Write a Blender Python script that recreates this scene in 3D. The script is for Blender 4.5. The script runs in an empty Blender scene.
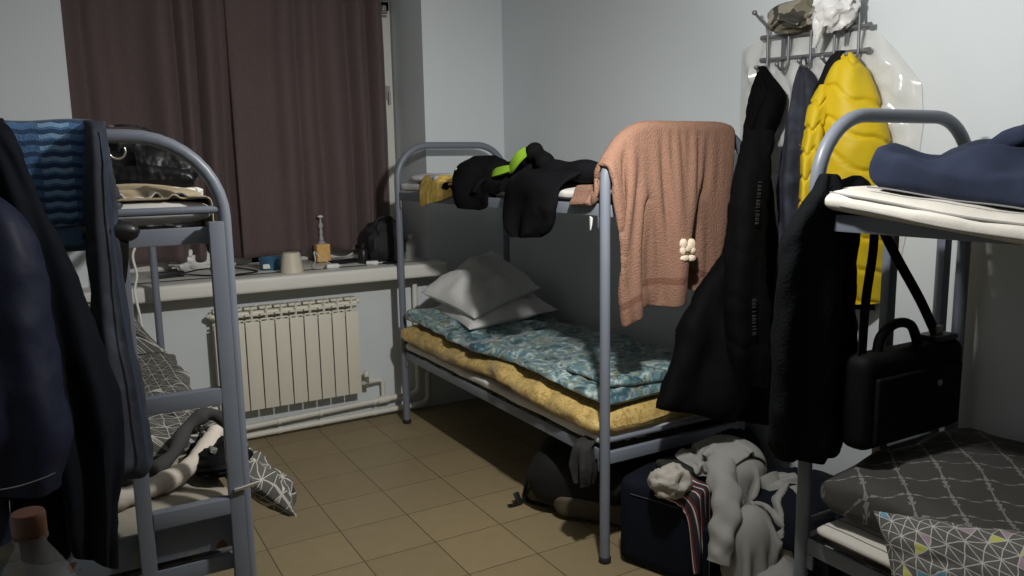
import bpy, bmesh, math, random
import numpy as np
from mathutils import Vector, Matrix, noise as mnoise

random.seed(7)
SC = bpy.context.scene
COL = SC.collection
PI = math.pi

# ------------------------------------------------------------------ materials
MATS = {}


def mat(name, color, rough=.8, var=.12, nscale=8., bump=0., bscale=60., metallic=0., sheen=0., spec=.5,
        trans=0., alpha=1., extra=None, bdist=.002, detail=4., ior=1.45):
    """Principled material with noise-varied colour and a noise bump."""
    if name in MATS:
        return MATS[name]
    m = bpy.data.materials.new(name)
    m.use_nodes = True
    nt = m.node_tree
    N, Lk = nt.nodes, nt.links
    b = N['Principled BSDF']
    b.inputs['Roughness'].default_value = rough
    b.inputs['Metallic'].default_value = metallic
    b.inputs['Specular IOR Level'].default_value = spec
    b.inputs['IOR'].default_value = ior
    b.inputs['Transmission Weight'].default_value = trans
    b.inputs['Alpha'].default_value = alpha
    if sheen:
        b.inputs['Sheen Weight'].default_value = sheen
        b.inputs['Sheen Roughness'].default_value = .4
    tc = N.new('ShaderNodeTexCoord')
    nz = N.new('ShaderNodeTexNoise')
    nz.inputs['Scale'].default_value = nscale
    nz.inputs['Detail'].default_value = detail
    Lk.new(tc.outputs['Object'], nz.inputs['Vector'])
    mx = N.new('ShaderNodeMix')
    mx.data_type = 'RGBA'
    c = np.array(color[:3])
    mx.inputs[6].default_value = (*np.clip(c * (1 - var), 0, 1), 1)
    mx.inputs[7].default_value = (*np.clip(c * (1 + var), 0, 1), 1)
    Lk.new(nz.outputs['Fac'], mx.inputs[0])
    out = mx.outputs[2]
    if extra:
        out = extra(nt, tc, out) or out
    Lk.new(out, b.inputs['Base Color'])
    if bump:
        n2 = N.new('ShaderNodeTexNoise')
        n2.inputs['Scale'].default_value = bscale
        n2.inputs['Detail'].default_value = 3
        Lk.new(tc.outputs['Object'], n2.inputs['Vector'])
        bp = N.new('ShaderNodeBump')
        bp.inputs['Strength'].default_value = bump
        bp.inputs['Distance'].default_value = bdist
        Lk.new(n2.outputs['Fac'], bp.inputs['Height'])
        Lk.new(bp.outputs['Normal'], b.inputs['Normal'])
    MATS[name] = m
    return m


def node(nt, t, **kw):
    n = nt.nodes.new(t)
    for k, v in kw.items():
        if k.startswith('i_'):
            n.inputs[int(k[2:])].default_value = v
        else:
            setattr(n, k, v)
    return n


def math_n(nt, op, a, b=None, c=None):
    n = nt.nodes.new('ShaderNodeMath')
    n.operation = op
    for i, v in enumerate((a, b, c)):
        if v is None:
            continue
        if isinstance(v, (int, float)):
            n.inputs[i].default_value = v
        else:
            nt.links.new(v, n.inputs[i])
    return n.outputs[0]


def mix_col(nt, fac, a, b):
    n = nt.nodes.new('ShaderNodeMix')
    n.data_type = 'RGBA'
    for s, v in ((0, fac), (6, a), (7, b)):
        if isinstance(v, (int, float)):
            n.inputs[s].default_value = v
        elif isinstance(v, tuple):
            n.inputs[s].default_value = (*v[:3], 1)
        else:
            nt.links.new(v, n.inputs[s])
    return n.outputs[2]


def sep(nt, vec):
    s = nt.nodes.new('ShaderNodeSeparateXYZ')
    nt.links.new(vec, s.inputs[0])
    return s.outputs


# ------------------------------------------------------------------ mesh building
class MB:
    """Collects verts / faces in world coordinates; build() links them as ONE mesh object."""

    def __init__(self):
        self.v, self.f, self.uv = [], [], {}

    def add(self, vs, fs):
        o = len(self.v)
        self.v += [tuple(map(float, p)) for p in vs]
        self.f += [tuple(i + o for i in f) for f in fs]
        return self

    def box(self, lo, hi, bev=.004, seg=2, M=None):
        bm = bmesh.new()
        bmesh.ops.create_cube(bm, size=1)
        lo, hi = Vector(lo), Vector(hi)
        for v in bm.verts:
            v.co = Vector(((v.co[i] + .5) * (hi[i] - lo[i]) + lo[i]) for i in range(3))
        if bev:
            bev = min(bev, .45 * min(hi[i] - lo[i] for i in range(3)))
            bmesh.ops.bevel(bm, geom=bm.edges[:], offset=bev, segments=seg, affect='EDGES', profile=.6)
        if M:
            bm.transform(M)
        bm.verts.index_update()
        self.add([v.co for v in bm.verts], [[v.index for v in f.verts] for f in bm.faces])
        bm.free()
        return self

    def bar(self, a, b, w, h, up=(0, 0, 1), bev=.003):
        """rectangular bar from a to b, width w, height h"""
        a, b = Vector(a), Vector(b)
        d = (b - a)
        L = d.length
        d.normalize()
        up = Vector(up)
        s = d.cross(up)
        if s.length < 1e-4:
            up = Vector((1, 0, 0))
            s = d.cross(up)
        s.normalize()
        u = s.cross(d)
        M = Matrix(((d.x, s.x, u.x, a.x), (d.y, s.y, u.y, a.y), (d.z, s.z, u.z, a.z), (0, 0, 0, 1)))
        return self.box((0, -w / 2, -h / 2), (L, w / 2, h / 2), bev, 2, M)

    def tube(self, pts, r, n=14, cap=True):
        pts = [Vector(p) for p in pts]
        rs = r if hasattr(r, '__len__') else [r] * len(pts)
        T = []
        for i in range(len(pts)):
            T.append((pts[min(i + 1, len(pts) - 1)] - pts[max(i - 1, 0)]).normalized())
        ref = Vector((0, 0, 1)) if abs(T[0].z) < .9 else Vector((1, 0, 0))
        nn = T[0].cross(ref).normalized()
        rings = []
        for i, p in enumerate(pts):
            nn = (nn - T[i] * nn.dot(T[i])).normalized()
            bb = T[i].cross(nn)
            rings.append([p + (nn * math.cos(2 * PI * k / n) + bb * math.sin(2 * PI * k / n)) * rs[i] for k in range(n)])
        return self.loft(rings, cap)

    def loft(self, rings, cap=True, closed=True):
        n = len(rings[0])
        vs = [p for rg in rings for p in rg]
        fs = []
        for i in range(len(rings) - 1):
            for k in range(n if closed else n - 1):
                k2 = (k + 1) % n
                fs.append((i * n + k, i * n + k2, (i + 1) * n + k2, (i + 1) * n + k))
        if cap and closed:
            for i, fl in ((0, True), (len(rings) - 1, False)):
                c = len(vs)
                vs.append(sum((Vector(p) for p in rings[i]), Vector()) / n)
                for k in range(n):
                    a, b = i * n + k, i * n + (k + 1) % n
                    fs.append((b, a, c) if fl else (a, b, c))
        return self.add(vs, fs)

    def lathe(self, c, prof, n=24, M=None):
        """prof: list of (radius, z) bottom to top about the vertical through c"""
        rings = []
        for r, z in prof:
            ring = [Vector((r * math.cos(2 * PI * k / n), r * math.sin(2 * PI * k / n), z)) for k in range(n)]
            if M:
                ring = [M @ p for p in ring]
            rings.append([p + Vector(c) for p in ring])
        return self.loft(rings, True)

    def grid(self, P):
        """P: array (nu, nv, 3) open sheet"""
        nu, nv = P.shape[:2]
        self.add(P.reshape(-1, 3), [(i * nv + j, i * nv + j + 1, (i + 1) * nv + j + 1, (i + 1) * nv + j)
                                    for i in range(nu - 1) for j in range(nv - 1)])
        return self

    def build(self, name, m, parent=None, smooth=True, sub=0, solid=0., solid_off=0., uv=None, org=None, mats=None):
        V = np.array(self.v)
        if parent is not None:
            o = np.array(world_of(parent))
        elif org is not None:
            o = np.array(org)
        else:
            lo, hi = V.min(0), V.max(0)
            o = np.array([(lo[0] + hi[0]) / 2, (lo[1] + hi[1]) / 2, lo[2]])
        me = bpy.data.meshes.new(name)
        me.from_pydata([tuple(p) for p in (V - o)], [], self.f)
        me.validate()
        bm = bmesh.new()
        bm.from_mesh(me)
        bmesh.ops.recalc_face_normals(bm, faces=bm.faces)
        bm.to_mesh(me)
        bm.free()
        if smooth:
            me.shade_smooth()
            try:
                me.set_sharp_from_angle(angle=math.radians(50))
            except Exception:
                pass
        if uv is not None:
            lay = me.uv_layers.new(name='UVMap')
            for lp in me.loops:
                lay.data[lp.index].uv = uv[lp.vertex_index]
        me.materials.append(m)
        for x in (mats or []):
            me.materials.append(x)
        ob = bpy.data.objects.new(name, me)
        COL.objects.link(ob)
        if parent is not None:
            ob.parent = parent
        else:
            ob.location = o
        if solid:
            md = ob.modifiers.new('thickness', 'SOLIDIFY')
            md.thickness = solid
            md.offset = solid_off
        if sub:
            md = ob.modifiers.new('smooth', 'SUBSURF')
            md.levels = md.render_levels = sub
        return ob


def world_of(o):
    p = Vector(o.location)
    while o.parent:
        o = o.parent
        p = p + Vector(o.location)
    return p


def tag(o, label, cat, group=None, kind=None):
    o['label'] = label
    o['category'] = cat
    if group:
        o['group'] = group
    if kind:
        o['kind'] = kind
    return o


def thing(name, label, cat, loc, group=None):
    o = bpy.data.objects.new(name, None)
    o.empty_display_size = .05
    COL.objects.link(o)
    o.location = loc
    return tag(o, label, cat, group)


def structure(o):
    o['kind'] = 'structure'
    return o


def copy_tree(o, parent=None):
    c = o.copy()
    COL.objects.link(c)
    c.parent = parent
    for ch in [x for x in bpy.data.objects if x.parent == o]:
        copy_tree(ch, c)
    return c


def arc(c, r, a0, a1, ax1, ax2, n=8):
    c, ax1, ax2 = Vector(c), Vector(ax1), Vector(ax2)
    return [c + ax1 * (r * math.cos(a0 + (a1 - a0) * k / n)) + ax2 * (r * math.sin(a0 + (a1 - a0) * k / n)) for k in range(n + 1)]


def spline(pts, n=8):
    """Catmull-Rom through pts"""
    P = [Vector(p) for p in pts]
    P = [P[0] * 2 - P[1]] + P + [P[-1] * 2 - P[-2]]
    out = []
    for i in range(1, len(P) - 2):
        for k in range(n):
            t = k / n
            a, b, c, d = P[i - 1], P[i], P[i + 1], P[i + 2]
            out.append(.5 * ((2 * b) + (c - a) * t + (2 * a - 5 * b + 4 * c - d) * t * t + (3 * b - a - 3 * c + d) * t ** 3))
    out.append(P[-2])
    return out


def interp(rows, t):
    """smooth (Catmull-Rom) interpolation of a table of rows at t in 0..1"""
    R = np.array(rows, float)
    n = len(R) - 1
    x = min(max(t, 0), 1) * n
    i = min(int(x), n - 1)
    s = x - i
    a, b, c, d = R[max(i - 1, 0)], R[i], R[i + 1], R[min(i + 2, n)]
    return .5 * (2 * b + (c - a) * s + (2 * a - 5 * b + 4 * c - d) * s * s + (3 * b - a - 3 * c + d) * s ** 3)


def fbm(x, y, z, o=3):
    return mnoise.fractal(Vector((x, y, z)), 1.0, 2.0, o)

# ------------------------------------------------------------------ camera
cam = bpy.data.cameras.new('camera')
cam_o = bpy.data.objects.new('camera', cam)
COL.objects.link(cam_o)
cam.sensor_width = 36
cam.lens = 788.235 / 1024 * 36
cam.clip_start = .02
yaw, pit, rol = .521933, .155303, -.0176513
fw = Vector((math.sin(yaw) * math.cos(pit), math.cos(yaw) * math.cos(pit), -math.sin(pit)))
rt = Vector((math.cos(yaw), -math.sin(yaw), 0))
up = rt.cross(fw)
r2 = rt * math.cos(rol) + up * math.sin(rol)
u2 = -rt * math.sin(rol) + up * math.cos(rol)
cam_o.matrix_world = Matrix(((r2.x, u2.x, -fw.x, 0), (r2.y, u2.y, -fw.y, 0), (r2.z, u2.z, -fw.z, 1.505), (0, 0, 0, 1)))
SC.camera = cam_o

# ------------------------------------------------------------------ room constants
XL, XR = -1.15, 2.52      # left / right walls
YB, YF = 4.45, -2.6       # back / front walls
ZC = 2.75                 # ceiling
NX0, NX1 = .113, 1.976    # window niche
YW = 4.95                 # window plane
SILL = .935

wall_m = mat('painted plaster wall', (.65, .695, .712), .6, .03, 3., bump=.15, bscale=90, bdist=.0015)


def tile_extra(nt, tc, col):
    x, y, z = sep(nt, tc.outputs['Object'])

    def cell(v, off):
        a = math_n(nt, 'DIVIDE', math_n(nt, 'SUBTRACT', v, off), .30)
        fr = math_n(nt, 'FRACT', a)
        d = math_n(nt, 'MINIMUM', fr, math_n(nt, 'SUBTRACT', 1., fr))
        return d, math_n(nt, 'FLOOR', a)
    dx, ix = cell(x, .0097)
    dy, iy = cell(y, .061)
    d = math_n(nt, 'MINIMUM', dx, dy)
    line = math_n(nt, 'LESS_THAN', d, .0065)
    wn = node(nt, 'ShaderNodeTexWhiteNoise', noise_dimensions='2D')
    cv = node(nt, 'ShaderNodeCombineXYZ')
    nt.links.new(ix, cv.inputs[0])
    nt.links.new(iy, cv.inputs[1])
    nt.links.new(cv.outputs[0], wn.inputs[0])
    br = math_n(nt, 'ADD', .93, math_n(nt, 'MULTIPLY', wn.outputs[0], .14))
    hs = node(nt, 'ShaderNodeHueSaturation')
    nt.links.new(br, hs.inputs['Value'])
    nt.links.new(col, hs.inputs['Color'])
    return mix_col(nt, line, hs.outputs[0], (.055, .04, .028))


floor_m = mat('beige floor tiles', (.27, .213, .120), .42, .10, 14., bump=.08, bscale=40, extra=tile_extra, spec=.35)
ceil_m = mat('white ceiling', (.52, .525, .53), .8, .03, 3.)

b = MB().box((XL, YF, -.1), (XR + .1, YB + .1, 0), 0)
structure(b.build('floor', floor_m, smooth=False, org=(0, 0, 0)))
structure(MB().box((XL - .1, YF - .1, ZC), (XR + .1, YB + .7, ZC + .1), 0).build('ceiling', ceil_m, smooth=False, org=(0, 0, 0)))
wb = MB()
wb.box((XL - .1, YB, -.1), (NX0, YB + .7, ZC), 0)
wb.box((NX1, YB, -.1), (XR + .1, YB + .7, ZC), 0)
wb.box((NX0, YB, -.1), (NX1, YB + .7, SILL - .082), 0)
wb.box((NX0, YB, 2.55), (NX1, YB + .7, ZC), 0)
structure(wb.build('wall_back', wall_m, smooth=False, org=(0, 0, 0)))
structure(MB().box((XR, YF, -.1), (XR + .1, YB, ZC), 0).build('wall_right', wall_m, smooth=False, org=(0, 0, 0)))
structure(MB().box((XL - .1, YF, -.1), (XL, YB, ZC), 0).build('wall_left', wall_m, smooth=False, org=(0, 0, 0)))
dim_m = mat('wall dimmed against bounce', (.30, .305, .31), .8, .04, 3.)  # unseen front wall given a dark colour to cut bounced light
structure(MB().box((XL - .1, YF - .1, -.1), (XR + .1, YF, ZC), 0).build('wall_front', dim_m, smooth=False, org=(0, 0, 0)))

# ------------------------------------------------------------------ window, sill, curtain
white_pvc = mat('white window plastic', (.72, .72, .66), .35, .03)
sill_m = mat('cream painted sill', (.70, .69, .64), .5, .06, 5., bump=.1)
pane_m = mat('night window glass', (.02, .025, .03), .05, .0)
win = thing('window_1', 'white plastic window behind the brown curtain', 'window', (1.04, YW, SILL))
win['kind'] = 'structure'
fr = MB()
wx0, wx1, wz0, wz1 = NX0, NX1 - .01, SILL, 2.548
for (a, c) in (((wx0, wz0), (wx1, wz0 + .07)), ((wx0, wz1 - .07), (wx1, wz1)), ((wx0, wz0), (wx0 + .07, wz1)),
               ((wx1 - .075, wz0), (wx1, wz1)), ((1.0, wz0), (1.08, wz1))):
    fr.box((a[0], YW - .03, a[1]), (c[0], YW + .05, c[1]), .008)
fr.build('window_frame', white_pvc, win)
MB().box((wx0 + .05, YW + .01, wz0 + .05), (wx1 - .05, YW + .02, wz1 - .05), 0).build('window_pane', pane_m, win)
hd = MB().box((wx1 - .05, YW - .045, 1.93), (wx1 - .025, YW - .03, 2.02), .004)
hd.bar((wx1 - .0375, YW - .06, 1.98), (wx1 - .0375, YW - .06, 1.90), .018, .014)
hd.build('window_handle', mat('grey handle', (.35, .35, .34), .4), win)
rod_m = mat('brushed curtain rod', (.30, .29, .28), .35, .1, metallic=.2)
sl = MB().box((-.12, 4.25, SILL - .08), (2.01, YB + .01, SILL), .018, 3)
sl.box((NX0 + .002, YB - .05, SILL - .08), (NX1 - .002, YW - .02, SILL), .004)
structure(sl.build('windowsill', sill_m))

rod = thing('curtain_rod', 'metal curtain rod across the top of the window', 'curtain rod', (1.04, 4.80, 2.375))
MB().tube([(NX0 + .004, 4.885, 2.47), (1.935, 4.885, 2.47)], .009).build('rod_tube', rod_m, rod)
MB().tube([(NX0 + .004, 4.885, 2.447), (1.93, 4.885, 2.447)], .007).build('rod_tube', rod_m, rod)
MB().box((1.90, 4.87, 2.476), (1.925, 4.919, 2.51), .005).build('rod_bracket', rod_m, rod)


def curtain_extra(nt, tc, col):
    n = node(nt, 'ShaderNodeTexNoise')
    n.inputs['Scale'].default_value = 1.0
    n.inputs['Detail'].default_value = 2
    mp = node(nt, 'ShaderNodeMapping')
    mp.inputs['Scale'].default_value = (160, 160, 40)
    nt.links.new(tc.outputs['Object'], mp.inputs[0])
    nt.links.new(mp.outputs[0], n.inputs[0])
    return mix_col(nt, n.outputs[0], col, (.13, .095, .095))


cur_m = mat('brown woven curtain', (.085, .057, .054), .85, .15, 6., bump=.3, bscale=220, sheen=.2, extra=curtain_extra, bdist=.001)
cur = thing('curtain', 'brown curtain hanging across the window above the sill', 'curtain', (1.0, 4.80, .99))


def curtain_panel(x0, x1, seed, nm, dy=0):
    nu, nv = 150, 40
    P = np.zeros((nu, nv, 3))
    for i in range(nu):
        u = i / (nu - 1)
        for j in range(nv):
            v = j / (nv - 1)
            z = 2.52 + (.992 - 2.52) * v
            x = x0 + (x1 - x0) * u + .035 * v * (u if x1 > 1.5 else 0)
            ph = x * 36 + 2.2 * math.sin(x * 5.3 + seed) + 1.3 * math.sin(x * 13 + 2 * seed) + .35 * math.sin(3 * v + x * 5)
            am = .036 * (.7 + .3 * v) * (.65 + .6 * math.sin(x * 4.1 + seed) ** 2)
            d = am * math.sin(ph) + .010 * math.sin(ph * .47 + seed + v)
            d += .03 * fbm(x * 3, v * 1.2, seed)
            P[i, j] = (x + .005 * math.cos(ph), 4.80 + dy + d, z + .004 * math.sin(ph * .5))
    return MB().grid(P).build(nm, cur_m, cur, solid=.003)


curtain_panel(.0 + NX0 + .002, .955, 1.7, 'curtain_panel')
curtain_panel(.93, 1.838, 4.1, 'curtain_panel', -.014)

# ------------------------------------------------------------------ bunk beds
steel = mat('blue-grey painted steel', (.165, .185, .22), .38, .08, 10., spec=.5, bump=.05, bscale=30)
steel_dk = mat('dark steel mesh', (.12, .125, .13), .5, .1, metallic=.3)
rubber = mat('black rubber', (.02, .02, .02), .7)
BW, BL = .70, 1.95


def loop_pts(x0, x1, y, top=1.622, r=.19):
    p = [(x0, y, .012), (x0, y, .5), (x0, y, 1.0), (x0, y, top - r)]
    p += [tuple(q) for q in arc((x0 + r, y, top - r), r, PI, PI / 2, (1, 0, 0), (0, 0, 1), 10)[1:]]
    p += [tuple(q) for q in arc((x1 - r, y, top - r), r, PI / 2, 0, (1, 0, 0), (0, 0, 1), 10)]
    p += [(x1, y, 1.0), (x1, y, .5), (x1, y, .012)]
    return p


def make_bunk(x0, y0, label, top=1.622, r=.19, tr=.0195):
    """x0,y0 = centre of the front post at the near end; bed runs to x0+BW, y0+BL"""
    t = thing('bunk_bed', label, 'bunk bed', (x0 + BW / 2, y0 + BL / 2, 0), 'grey steel bunk beds')
    x1, y1 = x0 + BW, y0 + BL
    for y in (y0, y1):
        e = MB().tube(loop_pts(x0, x1, y, top, r), tr, 16).build('end_loop', steel, t)
        for x in (x0, x1):
            MB().lathe((x, y, 0), [(.022, 0), (.024, .003), (.024, .02), (.0215, .024)], 16).build('foot_cap', rubber, e)
    for (zb, zt) in ((.395, .44), (1.317, 1.361)):
        for x, s in ((x0, 1), (x1, -1)):
            m = MB()
            m.box((x - .004, y0 + .02, zb), (x + .004, y1 - .02, zt), .0025)
            m.box((min(x, x + s * .035), y0 + .02, zb), (max(x, x + s * .035), y1 - .02, zb + .006), .002)
            for y in (y0 + .03, y1 - .03):
                m.bar((x, y, zb - .045), (x, y, zb), .022, .008)
            m.build('side_rail', steel, t)
        for y in (y0, y1):
            m = MB()
            m.box((x0, y - .012, zb - .004), (x1, y + .012, zt - .004), .004)
            m.build('end_rail', steel, t)
            MB().tube([(x0, y, zt + .04), (x1, y, zt + .04)], .0105, 12).build('end_tube', steel, t)
        d = MB()
        for k in range(9):
            y = y0 + .1 + k * (BL - .2) / 8
            d.box((x0 + .004, y - .02, zb + .006), (x1 - .004, y + .02, zb + .012), .001)
        for k in range(1, 9):
            x = x0 + k * BW / 9
            d.box((x - .012, y0 + .012, zb + .011), (x + .012, y1 - .012, zb + .015), .001)
        d.build('slat_base', steel_dk, t)
    return t


bed_mid = make_bunk(1.693, 2.27, 'grey steel bunk bed along the right wall, peach towel over its end')
bed_left = make_bunk(.390 - BW, 2.215, 'grey steel bunk bed on the left with a ladder and clothes over its end', 1.592, .215, .0172)
bed_right = copy_tree(bed_mid)
bed_right.location = (1.768 + BW / 2, 1.43 - BL / 2, 0)
bed_right['label'] = 'grey steel bunk bed at the right edge with navy bedding on top'


def ladder(bed, xa, xb, y, s, z0=.03, ztop=1.385, rungs=(.31, .62, .93)):
    """two square stiles and flat rungs, hooked over the end of a bunk; s = side it hangs on"""
    L = bpy.data.objects.new('ladder', None)
    L.empty_display_size = .05
    COL.objects.link(L)
    L.parent = bed
    for x in (xa, xb):
        m = MB().box((x - .019, y - .014, z0), (x + .019, y + .014, ztop), .003)
        m.bar((x, y, ztop - .008), (x, y - s * .06, ztop - .008), .03, .006)
        m.build('stile', steel, L)
    for z in rungs:
        m = MB().box((xa + .019, y - .016, z - .045), (xb - .019, y + .016, z), .004)
        m.build('rung', steel, L)


ladder(bed_left, .128, .359, 2.168, -1, ztop=1.372)
ladder(bed_right, 2.155, 2.425, 1.468, 1)

# ------------------------------------------------------------------ a small cloth solver (position based)
def grid_mask(nu, nv, keep=None):
    k = np.ones((nu, nv), bool)
    if keep is not None:
        k = np.array([[keep(i / (nu - 1), j / (nv - 1)) for j in range(nv)] for i in range(nu)])
    return k


class Cloth:
    """grid sheet: X (nu,nv,3) start, R (nu,nv,2) flat rest pattern, keep mask of cells"""

    def __init__(self, X, R, keep=None, bend=.25, shear=.6):
        nu, nv = X.shape[:2]
        self.nu, self.nv = nu, nv
        self.keep = np.ones((nu, nv), bool) if keep is None else keep
        self.x = X.reshape(-1, 3).astype(float).copy()
        self.r = R.reshape(-1, 2)
        self.pin = np.ones(nu * nv)
        batches = []

        def con(di, dj, k, colors):
            for c in colors:
                a, b = [], []
                for i in range(nu):
                    for j in range(nv):
                        i2, j2 = i + di, j + dj
                        if not (0 <= i2 < nu and 0 <= j2 < nv):
                            continue
                        if not (self.keep[i, j] and self.keep[i2, j2]):
                            continue
                        if c(i, j):
                            a.append(i * nv + j)
                            b.append(i2 * nv + j2)
                if a:
                    a, b = np.array(a), np.array(b)
                    L = np.linalg.norm(self.r[a] - self.r[b], axis=1)
                    batches.append((a, b, L, k))
        con(1, 0, 1., [lambda i, j, q=q: i % 2 == q for q in (0, 1)])
        con(0, 1, 1., [lambda i, j, q=q: j % 2 == q for q in (0, 1)])
        con(1, 1, shear, [lambda i, j, q=q: i % 2 == q for q in (0, 1)])
        con(1, -1, shear, [lambda i, j, q=q: i % 2 == q for q in (0, 1)])
        con(2, 0, bend, [lambda i, j, q=q: (i // 2) % 2 == q for q in (0, 1)])
        con(0, 2, bend, [lambda i, j, q=q: (j // 2) % 2 == q for q in (0, 1)])
        self.batches = batches

    def run(self, frames, colliders, sub=8, mu=.5, damp=.985, wind=None, selfr=0., iters=1):
        dt = 1 / 30 / sub
        x = self.x
        v = np.zeros_like(x)
        g = np.array([0, 0, -9.8])
        act = self.keep.reshape(-1)
        w = (self.pin * act)[:, None]
        N = len(x)
        for f in range(frames):
            for s in range(sub):
                v = (v + g * dt) * damp
                sp = np.linalg.norm(v, axis=1, keepdims=True)
                v *= np.minimum(1, 4. / np.maximum(sp, 1e-6))
                p = x + v * dt * w
                for _ in range(iters):
                    for a, b, L, k in self.batches:
                        d = p[b] - p[a]
                        l = np.linalg.norm(d, axis=1)
                        wa, wb = w[a, 0], w[b, 0]
                        q = (k * (l - L) / np.maximum(l, 1e-6) / np.maximum(wa + wb, 1e-6))[:, None] * d
                        p[a] += q * wa[:, None]
                        p[b] -= q * wb[:, None]
                if selfr and s % 4 == 0:
                    ii = np.nonzero(act)[0]
                    y = p[ii].astype(np.float32)
                    n2 = (y * y).sum(1)
                    D = n2[:, None] + n2[None] - 2 * y @ y.T
                    A, B = np.nonzero(D < selfr * selfr)
                    ok = A < B
                    A, B = ii[A[ok]], ii[B[ok]]
                    rr = np.linalg.norm(self.r[A] - self.r[B], axis=1)
                    ok = rr > selfr * 1.6
                    A, B = A[ok], B[ok]
                    d = p[B] - p[A]
                    l = np.maximum(np.linalg.norm(d, axis=1), 1e-5)
                    q = (.25 * (selfr - l) / l)[:, None] * d
                    np.add.at(p, A, -q)
                    np.add.at(p, B, q)
                hit = np.zeros(N, bool)
                for c in colliders:
                    hit |= c(p)
                if hit.any():
                    p[hit] = x[hit] + (p[hit] - x[hit]) * (1 - mu)
                    for c in colliders:
                        c(p)
                p = x + (p - x) * w
                v = (p - x) / dt
                x = p
        self.x = x
        return x.reshape(self.nu, self.nv, 3)

    def mb(self):
        m = MB()
        nv = self.nv
        idx = -np.ones(len(self.x), int)
        used = np.nonzero(self.keep.reshape(-1))[0]
        idx[used] = np.arange(len(used))
        fs = []
        for i in range(self.nu - 1):
            for j in range(nv - 1):
                q = (i * nv + j, i * nv + j + 1, (i + 1) * nv + j + 1, (i + 1) * nv + j)
                if all(idx[k] >= 0 for k in q):
                    fs.append([idx[k] for k in q])
        m.add(self.x[used], fs)
        self.used = used
        return m

    def uv(self):
        return self.r[self.used]


def c_capsules(pts, r):
    P = np.array([tuple(p) for p in pts], float)

    def f(p):
        hit = np.zeros(len(p), bool)
        lo, hi = P.min(0) - r, P.max(0) + r
        near = np.nonzero(((p > lo) & (p < hi)).all(1))[0]
        if not len(near):
            return hit
        for a, b in zip(P[:-1], P[1:]):
            q = p[near]
            ab = b - a
            t = np.clip((q - a) @ ab / (ab @ ab), 0, 1)
            d = q - (a + t[:, None] * ab)
            l = np.linalg.norm(d, axis=1)
            h = l < r
            if h.any():
                k = near[h]
                p[k] += d[h] * ((r - l[h]) / np.maximum(l[h], 1e-6))[:, None]
                hit[k] = True
        return hit
    return f


def c_box(lo, hi, r=.006):
    lo, hi = np.array(lo) - r, np.array(hi) + r

    def f(p):
        ins = ((p > lo) & (p < hi)).all(1)
        if ins.any():
            q = p[ins]
            d = np.stack([q - lo, hi - q], 1).reshape(len(q), 6)
            k = d.argmin(1)
            m = d[np.arange(len(q)), k]
            ax = k % 3
            sg = np.where(k < 3, -1, 1)
            q[np.arange(len(q)), ax] += sg * m
            p[ins] = q
        return ins
    return f


def c_floor(z):
    def f(p):
        h = p[:, 2] < z
        p[h, 2] = z
        return h
    return f


def c_ell(c, rad):
    c, rad = np.array(c, float), np.array(rad, float)

    def f(p):
        q = (p - c) / rad
        l = np.linalg.norm(q, axis=1)
        h = l < 1
        if h.any():
            p[h] = c + q[h] / np.maximum(l[h], 1e-4)[:, None] * rad
        return h
    return f


def sheet(x0, x1, y0, y1, nu, nv, z=0., fn=None, squash=1., rot=0., jit=.0, seed=0):
    """flat pattern and start positions"""
    R = np.zeros((nu, nv, 2))
    X = np.zeros((nu, nv, 3))
    cx, cy = (x0 + x1) / 2, (y0 + y1) / 2
    for i in range(nu):
        for j in range(nv):
            a = x0 + (x1 - x0) * i / (nu - 1)
            b = y0 + (y1 - y0) * j / (nv - 1)
            R[i, j] = a, b
            dx, dy = (a - cx) * squash, (b - cy) * squash
            X[i, j] = (cx + dx * math.cos(rot) - dy * math.sin(rot), cy + dx * math.sin(rot) + dy * math.cos(rot),
                       z + jit * fbm(a * 6 + seed, b * 6, seed * 1.7, 3))
    if fn:
        X = fn(X, R)
    return X, R


# ------------------------------------------------------------------ lofted soft shapes
def hang(rows, n=56, m=60, folds=3, amp=.012, seed=0., quilt=0., qh=.12, qslope=0., wr=.004, sq=2.3, drift=1.5, amp_top=.25, lump=0., xmax=None):
    """hanging garment: rows (xl,yl,zl, xr,yr,zr, half thickness) top to bottom"""
    rings = []
    for j in range(m + 1):
        t = j / m
        r = interp(rows, t)
        A, B = Vector(r[0:3]), Vector(r[3:6])
        th = r[6]
        c = (A + B) / 2
        h = (B - A) / 2
        hw = h.length
        side = Vector((h.x, h.y, 0)).normalized()
        nrm = Vector((-side.y, side.x, 0))
        ring = []
        am = amp * (amp_top + (1 - amp_top) * min(1, t * 1.6))
        for k in range(n):
            a = 2 * PI * k / n
            ca, sa = math.cos(a), math.sin(a)
            ex = math.copysign(abs(ca) ** (2 / sq), ca)
            ey = math.copysign(abs(sa) ** (2 / sq), sa)
            f = math.sin(folds * ex * 1.9 + seed + drift * t + (2.1 if sa > 0 else 0) + .9 * math.sin(2.3 * t + seed))
            f += .55 * math.sin(folds * 2.1 * ex + 1.7 * seed - drift * .8 * t)
            p = c + h * ex + nrm * (ey * th)
            d = am * f * abs(ey) + wr * fbm(p.x * 16 + seed, p.y * 16, p.z * 10, 3)
            d += lump * fbm(p.x * 5 + seed, p.y * 5, p.z * 4 + seed, 2)
            if quilt:
                q = (p.z + qslope * ex * hw + .012 * math.sin(ex * 5 + seed)) / qh
                d -= quilt * math.exp(-(math.sin(PI * q) / .20) ** 2)
            out = (nrm * ey * 1.0 + side * ex * .55 * (hw > .02))
            if out.length > 1e-6:
                out.normalize()
            p = p + out * d
            if xmax and p.x > xmax - .03:
                p.x = xmax - .03 + .03 * math.tanh((p.x - xmax + .03) / .03)
            ring.append(p)
        rings.append(ring)
    return MB().loft(rings, True)


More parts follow.
